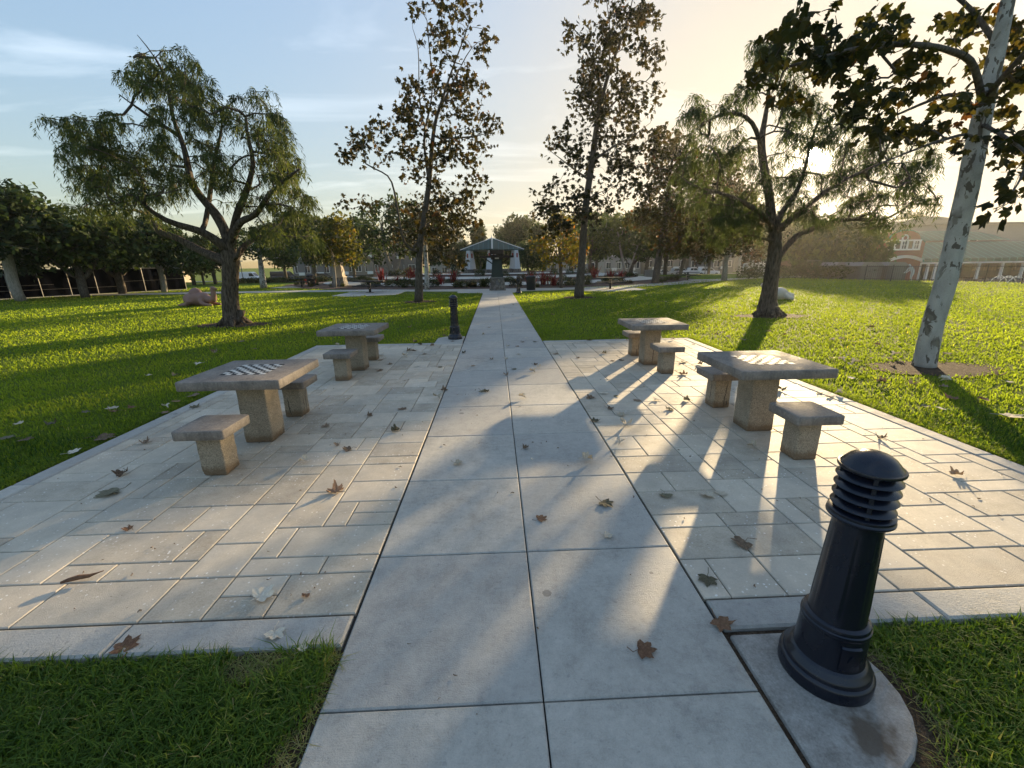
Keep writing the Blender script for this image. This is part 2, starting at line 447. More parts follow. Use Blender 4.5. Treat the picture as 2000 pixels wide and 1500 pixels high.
plain('pale_siding', (.26, .25, .23), .85, 0, .07, 2)
plain('white_trim', (.68, .67, .63), .6, 0, .05, 5)
plain('camel_stone', (.25, .145, .115), .75, 0, .16, 5, .2)
plain('white_stone', (.50, .47, .42), .75, 0, .1, 5, .2)
plain('galvanised', (.20, .195, .185), .5, .4, .2, 9)
plain('screen_cloth', (.0032, .0038, .0075), .95, 0, .35, 2.5, .2, .03)
plain('shed_panel', (.10, .095, .09), .8, 0, .08, 4)
plain('white_car', (.62, .62, .61), .25, 0, .03, 3)
plain('silver_car', (.30, .31, .32), .28, .3, .05, 3)
plain('dark_car', (.018, .019, .024), .25, 0, .1, 3)
plain('tyre', (.012, .012, .012), .8, 0, .2, 20)
plain('rim', (.35, .35, .36), .35, .7, .1, 9)
plain('red_paint', (.28, .035, .02), .5, 0, .15, 8)
plain('yellow_sign', (.65, .55, .03), .5, 0, .08, 8)
plain('skin', (.42, .27, .19), .6, 0, .08, 8)
plain('dark_cloth', (.03, .03, .04), .9, 0, .2, 8)
plain('pale_cloth', (.55, .55, .55), .9, 0, .1, 8)
plain('net', (.5, .5, .5), .9, 0, .1, 8)
plain('roof_tile', (.30, .20, .14), .85, 0, .2, 4, .4)
m_brick('red_brick', (.26, .085, .052), (.20, .062, .04), (.24, .19, .15))
m_brick('tan_brick', (.17, .11, .07), (.14, .088, .055), (.16, .13, .1))
m_roof('green_roof', (.012, .092, .068), .8)
m_roof('gazebo_roof', (.014, .042, .035), 1.9)
m_glass('window_glass'); m_glass('car_glass', (.012, .014, .016))

# ------------------------------------------------------------------ leaf shapes
def maple(full=True):
    if full:
        pol = [(0, 1.0), (9, .82), (16, .76), (25, .62), (34, .78), (45, .98), (55, .80), (66, .60), (78, .68), (92, .80), (110, .60), (130, .46), (152, .35), (172, .16)]
    else:
        pol = [(0, 1.0), (25, .52), (47, .95), (70, .5), (98, .78), (140, .35)]
    R = [(r*math.sin(R_(a)), r*math.cos(R_(a))) for a, r in pol]
    L = [(-x, y) for x, y in R[1:]][::-1]
    out = R + L
    V = [(0, .1, .0)]+[(x, y, 0) for x, y in out]
    V = np.array(V)*.62; V[:, 1] += .12
    V[:, 2] = -.34*np.abs(V[:, 0])**1.2 - .28*V[:, 1]**2 + .05*np.sin(V[:, 0]*9+V[:, 1]*5)
    n = len(out)
    return V, np.array([(0, 1+i, 1+(i+1) % n) for i in range(n)])[:, ::-1]
SIMPLE_LEAF = (np.array([(0, 0, 0), (.42, .22, -.12), (.36, .72, -.16), (0, 1, -.1), (-.36, .72, -.16), (-.42, .22, -.12)])*[1, 1, 1], np.array([(0, 1, 2, 3), (0, 3, 4, 5)]))
OVAL_LEAF = (np.array([(0, 0, 0), (.26, .5, -.06), (0, 1, -.12), (-.26, .5, -.06)], float), np.array([(0, 1, 2, 3)]))
MAPLE_FULL = maple(True); MAPLE_SMALL = maple(False)

def rand_rot(n, rng, droop=0.):
    """random orientation frames: y axis = leaf direction, pulled down by droop"""
    y = rng.normal(0, 1, (n, 3)); y /= np.linalg.norm(y, axis=1)[:, None]
    y[:, 2] -= droop; y /= np.linalg.norm(y, axis=1)[:, None]
    q = rng.normal(0, 1, (n, 3)); q[:, 2] += .8
    x = np.cross(y, q); x /= np.linalg.norm(x, axis=1)[:, None]+1e-9
    z = np.cross(x, y)
    return np.stack([x, y, z], 2)

def scatter(mb, tmpl, P, Rm, S, tone):
    V, F = tmpl; n, k = len(P), len(V)
    W = np.einsum('nij,kj->nki', Rm, V)*np.asarray(S)[:, None, None] + P[:, None]
    FF = (F[None]+(np.arange(n)*k)[:, None, None]).reshape(-1, F.shape[1])
    mb.add(W.reshape(-1, 3), FF, np.repeat(tone, len(F)))

# ------------------------------------------------------------------ tree growing
def resample(P, r, seg):
    P = np.asarray(P, float); r = np.asarray(r, float)
    d = np.concatenate([[0], np.cumsum(np.linalg.norm(np.diff(P, axis=0), axis=1))])
    n = max(2, int(d[-1]/seg)+1); t = np.linspace(0, d[-1], n)
    Q = np.stack([np.interp(t, d, P[:, i]) for i in range(3)], 1)
    if n > 4:
        for _ in range(2):
            Q[1:-1] = .25*Q[:-2]+.5*Q[1:-1]+.25*Q[2:]
    return Q, np.interp(t, d, r)

def grow(paths, tips, rng, seg=.3, rt=.006, lift=.15, low=.25, jit=.10, pw=.48):
    """limbs drawn by hand (paths of points and radii) + twigs grown out to every tip"""
    N = 20000
    P = np.zeros((N, 3)); par = np.full(N, -1); Rm = np.zeros(N); ok = np.ones(N, bool); n = 0
    for pi, (pts, rad) in enumerate(paths):
        Q, r = resample(pts, rad, seg)
        prev = -1
        if pi:
            prev = int(np.argmin(np.linalg.norm(P[:n]-Q[0], axis=1))); Q = Q[1:]; r = r[1:]
        for i, (q, rr) in enumerate(zip(Q, r)):
            P[n] = q; par[n] = prev; Rm[n] = rr; ok[n] = not (pi == 0 and i < low*len(Q)); prev = n; n += 1
    n0 = n
    d0 = np.array([np.min(np.linalg.norm(P[:n0]-t, axis=1)) for t in tips])
    ends = []
    for t in np.asarray(tips)[np.argsort(d0)]:
        dv = t-P[:n]; d = np.linalg.norm(dv, axis=1)+1e-6
        cost = d*(1+.55*np.maximum(0, -dv[:, 2]/d)) + np.where(ok[:n], 0, 50)
        i = int(np.argmin(cost)); L = d[i]
        k = max(1, int(L/seg+.5))
        g = P[i]-P[par[i]] if par[i] >= 0 else np.array([0, 0, 1.])
        g = g/(np.linalg.norm(g)+1e-9)
        c = P[i]+(.45*dv[i]/L+.35*g+np.array([0, 0, lift]))*L*.55
        prev = i
        for j in range(1, k+1):
            s = j/k
            q = (1-s)**2*P[i]+2*s*(1-s)*c+s*s*t
            if j < k: q = q+rng.normal(0, jit*seg, 3)
            P[n] = q; par[n] = prev; prev = n; n += 1
        ends.append(prev)
    P, par, Rm = P[:n], par[:n], Rm[:n]
    cnt = np.zeros(n)
    for e in ends: cnt[e] += 1
    for i in range(n-1, -1, -1):
        if par[i] >= 0: cnt[par[i]] += cnt[i]
    R = np.maximum(Rm, rt*np.maximum(cnt, 1)**pw)
    for i in range(n0, n):
        R[i] = min(R[i], R[par[i]]*.92)
    return P, par, R, np.array(ends), n0

def skeleton_mesh(mb, P, par, R, wob=.0, twig=.045):
    kids = [[] for _ in P]
    for i, p in enumerate(par):
        if p >= 0: kids[p].append(i)
    roots = [i for i, p in enumerate(par) if p < 0]
    stack = [(None, r) for r in roots]; sd = 0
    while stack:
        st, i = stack.pop(); ch = [] if st is None else [st]; ch.append(i)
        while kids[i]:
            ks = sorted(kids[i], key=lambda k: -R[k])
            for k in ks[1:]: stack.append((i, k))
            i = ks[0]; ch.append(i)
        pts = P[ch]; r = R[ch].copy()
        if st is not None: r[0] = min(r[0], r[1]*1.25 if len(r) > 1 else r[0])
        m = r.max(); nn = 14 if m > .14 else 8 if m > .05 else 5 if m > .018 else 3
        sd += 1
        mb.tube(pts, r, nn, wob=wob if m > .06 else 0., seed=sd, mat=0 if m > twig else 1)

def lobes_tips(lobes, n, rng, D, spread):
    """tip points inside crown lobes (photo ellipses given a real depth)"""
    w = np.array([l[2]*l[3] for l in lobes], float); w /= w.sum()
    T = []
    for i in rng.choice(len(lobes), n, p=w):
        cx, cy, rx, ry = lobes[i][:4]
        dz = lobes[i][4] if len(lobes[i]) > 4 else 0.
        v = rng.normal(0, 1, 3); v *= rng.random()**(1/3)/np.linalg.norm(v)
        x0 = cx+v[0]*rx; y0 = cy+v[1]*ry
        T.append(up(x0, y0, D+dz+v[2]*spread))
    return np.array(T)

def tree(name, label, base, paths, tips, leaf, rng, bark, lmat, seg=.3, rt=.006, low=.3, wob=.1, lift=.15, group=None, cat='tree', twig=.045):
    b = np.array([base[0], base[1], base[2] if len(base) > 2 else 0.])
    P, par, R, ends, n0 = grow(paths, tips, rng, seg, rt, lift, low)
    root = thing(name, label, cat, b, 0, group)
    mb = MB(); skeleton_mesh(mb, P-b, par, R, wob, twig)
    mb.build('trunk', [MATS[bark], MATS['pepper_bark' if bark == 'pepper_bark' else 'dark_bark']], root, smooth=True)
    lb = MB(); leaf(lb, P-b, par, R, ends, rng, n0)
    lb.build('crown', MATS[lmat], root)
    return root

def pxpath(pts, D, rad, dz=None):
    dz = dz if dz is not None else [0]*len(pts)
    return ([up(x, y, D+z) for (x, y), z in zip(pts, dz)], rad)

def pepper_leaves(lb, P, par, R, ends, rng, n0, strands=5, L=(.35, 1.0), per=15, fl=.135, fw=.0115):
    tw = np.where((np.arange(len(P)) >= n0) & (R < .02))[0]
    src = np.concatenate([np.repeat(ends, strands), rng.choice(tw, len(ends)*strands)])
    n = len(src); A = P[src]
    out = rng.normal(0, 1, (n, 3)); out[:, 2] = np.abs(out[:, 2])*.4; out /= np.linalg.norm(out, axis=1)[:, None]
    Ls = rng.uniform(L[0], L[1], n)
    shade = np.clip(rng.normal(.5, .16, n), 0, 1)
    s = np.linspace(.1, 1, per)
    Q = A[:, None]+out[:, None]*(np.sin(s*1.5)*.50*Ls[:, None])[..., None]
    Q[..., 2] -= (s**1.9)*Ls[:, None]*.75
    T = np.gradient(Q, axis=1); T /= np.linalg.norm(T, axis=2)[..., None]
    side = rng.normal(0, 1, (n, per, 3)); side -= T*(side*T).sum(2)[..., None]; side /= np.linalg.norm(side, axis=2)[..., None]
    d = T*.55+side*.75; d[..., 2] -= .35; d /= np.linalg.norm(d, axis=2)[..., None]
    wv = np.cross(d, rng.normal(0, 1, (n, per, 3))); wv /= np.linalg.norm(wv, axis=2)[..., None]
    ln = fl*rng.uniform(.7, 1.25, (n, per, 1)); w = fw*rng.uniform(.7, 1.3, (n, per, 1))
    b = Q; m = Q+d*ln*.45; t = Q+d*ln; t[..., 2] -= ln[..., 0]*.2
    V = np.stack([b, m+wv*w, t, m-wv*w], 2).reshape(-1, 3)
    F = np.arange(len(V)).reshape(-1, 4)
    lb.add(V, F, np.clip(np.repeat(shade, per)+rng.normal(0, .1, n*per), 0, 1))

def broad_leaves(tmpl, size, per_tip, cluster, droop=.5, tone=.45, sd=.2, twig=1.):
    def f(lb, P, par, R, ends, rng, n0):
        tw = np.where((np.arange(len(P)) >= n0) & (R < .03))[0]
        src = np.concatenate([np.repeat(ends, per_tip), rng.choice(tw, int(len(ends)*per_tip*twig))])
        n = len(src); A = P[src]+rng.normal(0, cluster, (n, 3))
        cl = np.clip(rng.normal(tone, sd, len(P)), 0, 1)
        scatter(lb, tmpl, A, rand_rot(n, rng, droop), size*rng.uniform(.65, 1.25, n), np.clip(cl[src]+rng.normal(0, .12, n), 0, 1))
    return f

# ================================================================== GROUND AND PAVING
MX, MY = -.2, 48.0                       # the garden mound round the gazebo
def mound(x, y):
    r = np.hypot(np.asarray(x)-MX, np.asarray(y)-MY)
    return .85*smooth((16.2-r)/10.5)

gm = MB()
gx = np.concatenate([[-1500, -400, -120], np.linspace(-60, 60, 61), [120, 400, 1500]])
gy = np.concatenate([[-300, -20], np.linspace(-4, 70, 38), [140, 400, 1500]])
GX, GY = np.meshgrid(gx, gy)
GZ = np.full(GX.shape, -.035)
nx = len(gx); ii = (np.arange(len(gy)-1)[:, None]*nx+np.arange(nx-1)[None]).ravel()
gm.add(np.stack([GX.ravel(), GY.ravel(), GZ.ravel()], 1), np.stack([ii, ii+1, ii+nx+1, ii+nx], 1))
struct(gm.build('lawn', MATS['lawn_ground'], smooth=True))

PX0, PX1, PXC = -.748, 1.058, .158
def slabs(mb, rects, z=0., depth=.1, ch=.006, gap=.004, tones=None, zj=.0002, mat=0):
    for i, (x0, x1, y0, y1) in enumerate(rects):
        dz = RS.normal(0, zj, 4).clip(-.003, .003)
        x0, x1, y0, y1 = x0+gap, x1-gap, y0+gap, y1-gap
        q = [(x0, y0), (x1, y0), (x1, y1), (x0, y1)]
        c = [(x0+ch, y0+ch), (x1-ch, y0+ch), (x1-ch, y1-ch), (x0+ch, y1-ch)]
        V = [(x, y, z-depth) for x, y in q]+[(x, y, z-ch*.8+d) for (x, y), d in zip(q, dz)]+[(x, y, z+d) for (x, y), d in zip(c, dz)]
        F = [(8, 9, 10, 11)]
        for a in range(4):
            b = (a+1) % 4; F += [(a, b, b+4, a+4), (a+4, b+4, b+8, a+8)]
        mb.add(V, F, RS.random() if tones is None else tones, mat)

JY = [1.30+.9365*k for k in range(-4, 31)]
pm = MB(); rects = []
for a, b in zip(JY[:-1], JY[1:]):
    if a < 28.4: rects += [(PX0, PXC, a, b), (PXC, PX1, a, b)]
slabs(pm, rects, gap=.0035, ch=.007)
pm.add([(PX0-.02, -3, -.022), (PX1+.02, -3, -.022), (PX1+.02, 29.2, -.022), (PX0-.02, 29.2, -.022)], [(0, 1, 2, 3)], .5, 1)
struct(pm.build('path', [MATS['path_concrete'], MATS['bedding']]))

def ashlar(nw, nh, rng):
    occ = np.zeros((nh, nw), bool); out = []
    sizes = [(3, 2), (2, 2), (2, 3), (3, 3), (4, 2), (2, 1), (1, 2), (3, 1), (1, 1)]
    wt = np.array([9, 8, 6, 3, 6, 5, 5, 2, .02])
    for j in range(nh):
        for i in range(nw):
            if occ[j, i]: continue
            free = 0
            while i+free < nw and not occ[j, i+free] and free < 4: free += 1
            opts = [(s, w) for s, w in zip(sizes, wt) if s[0] <= free and j+s[1] <= nh and (free-s[0] != 1 or free >= 4)]
            if not opts: opts = [((1, 1), 1.)] if free == 1 else [((min(free, 2), 1), 1.)]
            p = np.array([o[1] for o in opts]); s = opts[rng.choice(len(opts), p=p/p.sum())][0]
            occ[j:j+s[1], i:i+s[0]] = True; out.append((i, j, *s))
    return out

U_ = .1555
def plaza(name, xa, xb, ya, yb, seed):
    rng = np.random.default_rng(seed)
    nw, nh = round((xb-xa)/U_), round((yb-ya)/U_); ux, uy = (xb-xa)/nw, (yb-ya)/nh
    mb = MB()
    slabs(mb, [(xa+i*ux, xa+(i+w)*ux, ya+j*uy, ya+(j+h)*uy) for i, j, w, h in ashlar(nw, nh, rng)], gap=.0032, ch=.006, zj=.00015, depth=.06)
    mb.add([(xa, ya, -.011), (xb, ya, -.011), (xb, yb, -.011), (xa, yb, -.011)], [(0, 1, 2, 3)], .5, 1)
    struct(mb.build(name, [MATS['paver_concrete'], MATS['joint_sand']]))
plaza('paved_plaza', -3.885, -.756, 1.80, 9.42, 4)
plaza('paved_plaza', 1.066, 4.29, 1.80, 9.42, 9)
km = MB(); kr = []
for a, b in ((-4.07, -.762), (1.072, 4.47)):
    n = 3
    kr += [(a+(b-a)*i/n, a+(b-a)*(i+1)/n, 1.605, 1.795) for i in range(n)]
    kr += [(a+(b-a)*i/n, a+(b-a)*(i+1)/n, 9.425, 9.60) for i in range(n)]
for a, b in ((-4.07, -3.89), (4.295, 4.47)):
    kr += [(a, b, 1.80+i*1.524, 1.80+(i+1)*1.524) for i in range(5)]
slabs(km, kr, z=.004, ch=.012, gap=.003, depth=.14)
struct(km.build('kerb', MATS['path_concrete']))

def sheet(name, poly, z, mat, thick=.0, bev=0.):
    mb = MB(); n = len(poly)
    V = [(x, y, z) for x, y in poly]
    if thick:
        V += [(x, y, z-thick) for x, y in poly]
        mb.add(V, [tuple(range(n))]+[(i, i+n, (i+1) % n+n, (i+1) % n) for i in range(n)])
        return struct(mb.build(name, MATS[mat], bevel=bev, recalc=True))
    mb.add(V, [tuple(range(n))])
    return struct(mb.build(name, MATS[mat]))

PADC = (1.26, 1.26)
pad = [(1.083, 1.58), (1.52, 1.58), (1.585, 1.54), (1.625, 1.46), (1.64, 1.36), (1.63, 1.26), (1.595, 1.17), (1.54, 1.095), (1.47, 1.035), (1.38, .985), (1.28, .955), (1.18, .94), (1.083, .935)]
sheet('lamp_pad', pad, -.004, 'pad_concrete', .12, .014)
sheet('lamp_pad', [(-1.42, 9.62), (-.78, 9.62), (-.78, 10.5), (-1.25, 10.5), (-1.42, 10.3)], -.002, 'path_concrete', .1, .01)

def blob(cx, cy, rx, ry, n=26, wob=.16, seed=0):
    r = np.random.default_rng(seed); ph = r.uniform(0, 6.28, 4)
    return [(cx+rx*math.cos(t)*(1+wob*math.sin(2*t+ph[0])*.6+wob*math.sin(5*t+ph[1])*.5+wob*.4*math.sin(9*t+ph[2])), cy+ry*math.sin(t)*(1+wob*math.sin(3*t+ph[3])*.6+wob*.5*math.sin(7*t+ph[0]))) for t in np.arange(n)*2*PI/n]
SOIL = [(-8.3, 13.75, 1.3, .62), (8.85, 13.4, 1.25, .6), (7.15, 6.45, .95, .55), (-3.76, 21.35, .8, .8), (4.36, 22.2, .9, .9), (13.56, 36.3, .9, .9), (20.98, 39, .9, .9)]
for i, s in enumerate(SOIL): sheet('bare_soil', blob(*s, seed=i), -.022, 'bare_soil')
sheet('bare_soil', [(-.752, 1.6), (-.752, -1.2), (-1.06, -1.2), (-1.02, .6), (-.9, 1.1), (-.83, 1.4), (-.8, 1.6)], -.020, 'bare_soil')
sheet('bare_soil', blob(-1.12, 1.53, .16, .09, seed=5), -.019, 'bare_soil')
sheet('bare_soil', [(1.5, 1.605), (1.64, 1.6), (1.70, 1.40), (1.72, 1.2), (1.66, 1.05), (1.55, .95), (1.4, .86), (1.06, .82), (1.06, 1.605)], -.021, 'bare_soil')
for sx, xa in ((-1, -4.07), (1, 4.47)):
    ys = np.linspace(1.7, 9.6, 22)
    sheet('bare_soil', [(xa, y) for y in ys]+[(xa+sx*(.05+.07*abs(math.sin(y*2.3))+.05*abs(math.sin(y*5.1))), y) for y in ys[::-1]], -.0235, 'bare_soil')

# walkways in front of the garden
sheet('walkway', [(-60, 31.2), (-14, 31.5), (-9, 30.8), (-4.6, 29.6), (-2.5, 29.05), (-2.4, 27.4), (-.9, 27.0), (-.78, 26.6), (1.09, 26.6), (1.6, 28.3), (4.5, 28.9), (9, 30.5), (14, 33.2), (22, 40), (34, 46), (34, 47.6), (21, 41.8), (13, 35.2), (9, 32.4), (5, 31.2), (-4.5, 31.6), (-9, 33), (-14, 33.4), (-60, 33.4)], -.012, 'path_concrete', .1)
sheet('walkway', [(-9.3, 33.2), (-7.9, 32.6), (-9.5, 38), (-12, 46), (-18, 57.4), (-20.5, 57.4), (-14, 46), (-11.2, 38)], -.008, 'path_concrete', .1)
for i, (cx, cy, rx, ry) in enumerate([(-8.0, 28.3, 1.9, 2.6), (7.7, 28.6, 2.0, 2.0), (-17.2, 39.2, 2.2, 1.6), (18.1, 40.2, 2.3, 1.7)]):
    sheet('table_pad', [(cx-rx, cy-ry*.7), (cx-rx*.3, cy-ry), (cx+rx, cy-ry*.6), (cx+rx, cy+ry*.7), (cx, cy+ry), (cx-rx, cy+ry*.6)], -.006, 'path_concrete', .1)

# the mound: mulch terraces with gravel rings
def ring(r0, r1, z_off, mat, name, n=96):
    rr = np.linspace(r0, r1, 7); a = np.arange(n)*2*PI/n
    V = []
    for r in rr:
        x = MX+r*np.cos(a)*1.25; y = MY+r*np.sin(a)
        V.append(np.stack([x, y, np.full(n, .85*float(smooth((16.2-r)/10.5))+z_off)], 1))
    i = np.arange(6)[:, None]*n; j = np.arange(n)[None]; k = (j+1) % n
    F = np.stack([i+j, i+k, i+n+k, i+n+j], -1).reshape(-1, 4)
    struct(MB().add(np.concatenate(V), F[:, ::-1]).build(name, MATS[mat], smooth=True))
def gz(x, y):
    return float(.85*smooth((16.2-math.hypot((x-MX)/1.25, y-MY))/10.5))
ring(.02, 16.9, -.02, 'mulch', 'planting_bed')
ring(12.5, 14.1, .02, 'gravel', 'gravel_path')
ring(9.2, 10.6, .02, 'gravel', 'gravel_path')
ring(6.2, 7.6, .02, 'gravel', 'gravel_path')

sheet('road', [(-260, 101.5), (66, 101.5), (66, 112), (-260, 112)], -1.60, 'asphalt')
sheet('pavement', [(-260, 97.8), (66, 97.8), (66, 100.2), (-260, 100.2)], -1.52, 'path_concrete', .2)
sheet('kerb', [(-260, 100.25), (66, 100.25), (66, 100.55), (-260, 100.55)], -1.48, 'path_concrete', .25)
sheet('kerb', [(-260, 112.1), (66, 112.1), (66, 112.4), (-260, 112.4)], -1.48, 'path_concrete', .25)
sheet('school_yard', [(31.6, 38.4), (36.9, 25.8), (120, 25.8), (120, 58), (31.6, 58)], -.016, 'asphalt')

# ================================================================== CHESS TABLES AND STOOLS
def crack_block(hw, z1, cracks, seed, taper=0.):
    """concrete block with rough faces; cracks are real grooves"""
    mb = MB(); n = 9
    mb.frus((0, 0), (hw, hw), (hw*(1-taper), hw*(1-taper)), 0, z1)
    return mb

def block(name, hw, z1, mat, parent, seed, cracks=()):
    rng = np.random.default_rng(seed)
    bm = bmesh.new()
    bmesh.ops.create_cube(bm, size=1.)
    bmesh.ops.scale(bm, vec=(2*hw, 2*hw, z1), verts=bm.verts); bmesh.ops.translate(bm, vec=(0, 0, z1/2), verts=bm.verts)
    bmesh.ops.bevel(bm, geom=list(bm.edges), offset=.012, segments=2, profile=.5, affect='EDGES')
    bmesh.ops.subdivide_edges(bm, edges=[e for e in bm.edges if e.calc_length() > .1], cuts=9, use_grid_fill=True)
    off = Vector(rng.uniform(0, 50, 3))
    for v in bm.verts:
        d = Vector((v.co.x, v.co.y, 0)).normalized()
        k = mnoise.noise(v.co*16+off)*.0042+mnoise.noise(v.co*48+off)*.0025
        edge = max(0, 1-v.co.z/.04)
        v.co += d*(k - edge*max(0, mnoise.noise(v.co*30+off))*.018)
    me = bpy.data.meshes.new(name); bm.to_mesh(me); bm.free()
    me.materials.append(MATS[mat]); me.polygons.foreach_set('use_smooth', np.ones(len(me.polygons), bool)); me.set_sharp_from_angle(angle=R_(50))
    o = bpy.data.objects.new(name, me); C.objects.link(o); o.parent = parent
    if cracks:
        for face, u0, zs in cracks:
            cb = MB()
            zz = np.linspace(zs[0], zs[1], 12); uu = u0+np.cumsum(rng.normal(0, .0045, 12))
            w = .0042*np.sin(np.linspace(.25, PI-.15, 12))+.0006
            e = hw+.0016
            for a in range(11):
                q = [(uu[a]-w[a], zz[a]), (uu[a]+w[a], zz[a]), (uu[a+1]+w[a+1], zz[a+1]), (uu[a+1]-w[a+1], zz[a+1])]
                V = [((u, -e, z) if face == 'f' else (-e, u, z) if face == 'l' else (e, u, z)) for u, z in q]
                cb.add(V, [(0, 1, 2, 3)])
            cb.build('crack', MATS['bedding'], o)
    return o

def slab_top(name, w, z0, z1, parent, seed, mat='table_concrete'):
    rng = np.random.default_rng(seed)
    h = w/2; r = .028; pts = []
    for cx, cy, a0 in ((h-r, h-r, 0), (-h+r, h-r, 90), (-h+r, -h+r, 180), (h-r, -h+r, 270)):
        for a in (0, 30, 60, 90): pts.append((cx+r*math.cos(R_(a0+a)), cy+r*math.sin(R_(a0+a))))
    n = len(pts); mb = MB(); V = []
    for z, k in ((z0, .0), (z0+.006, .004), (z1-.010, .004), (z1-.003, .001), (z1, -.007)):
        V += [(x*(1+k/h), y*(1+k/h), z) for x, y in pts]
    F = [tuple(range(n-1, -1, -1)), tuple(range(4*n, 5*n))]
    for i in range(4): F += [(i*n+j, i*n+(j+1) % n, (i+1)*n+(j+1) % n, (i+1)*n+j) for j in range(n)]
    mb.add(V, F)
    return mb.build(name, MATS[mat], parent, smooth='auto')

def chess_table(x, y, label, seed, crk=(), light_board=False, rz=0.):
    t = thing('chess_table', label, 'table', (x, y, 0), rz, 'concrete chess tables on the pavers')
    top = slab_top('table_top', .915, .650, .735, t, seed)
    block('pedestal', .137, .652, 'table_aggregate', t, seed, crk)
    mb = MB(); s = .425/8
    for i in range(8):
        for j in range(8):
            a, b = -.2125+i*s+.001, -.2125+j*s+.001
            white = (i+j) % 2
            mb.box(a, a+s-.002, b, b+s-.002, .730, .7368, RS.random(), int(white))
    mb.build('chessboard', [MATS['tile_dark'], MATS['tile_white']], top)
    return t

def stool(x, y, label, seed, crk=(), rz=0.):
    t = thing('stool', label, 'stool', (x, y, 0), rz, 'concrete stools at the chess tables')
    slab_top('seat', .405, .370, .450, t, seed)
    block('pedestal', .101, .372, 'table_aggregate', t, seed, crk)
    return t
chess_table(-2.44, 4.22, 'near left concrete chess table with bold black and white board', 11)
chess_table(-2.385, 7.22, 'far left concrete chess table between two stools, by the small bollard', 12, rz=R_(-.6))
chess_table(2.72, 4.14, 'near right concrete chess table with pale glaring board', 13)
chess_table(2.665, 7.16, 'far right concrete chess table with a crack down its pedestal', 14, [('f', .03, (.02, .5))], rz=R_(-.8))
stool(-2.445, 3.48, 'nearest left concrete stool, in front of the bold chessboard table', 21)
stool(-2.42, 4.93, 'left concrete stool with cracked pedestal behind the near table', 22, [('r', .02, (.02, .3)), ('f', -.02, (.01, .24)), ('r', -.04, (.05, .22))])
stool(-2.415, 6.54, 'left concrete stool standing before the far left table', 23)
stool(-2.36, 7.98, 'left concrete stool farthest back, behind the far left table', 24)
stool(2.72, 3.43, 'nearest right concrete stool, in front of the pale board table', 25)
stool(2.70, 4.85, 'right concrete stool split by two dark cracks, behind the near table', 26, [('f', .02, (.01, .34)), ('l', .0, (.06, .36)), ('f', .06, (.03, .1))])
stool(2.70, 6.49, 'right concrete stool standing before the far right table', 27)
stool(2.645, 7.86, 'right concrete stool with a wide crack, farthest back at the lawn', 28, [('f', .0, (.01, .22)), ('f', .03, (.1, .25))])

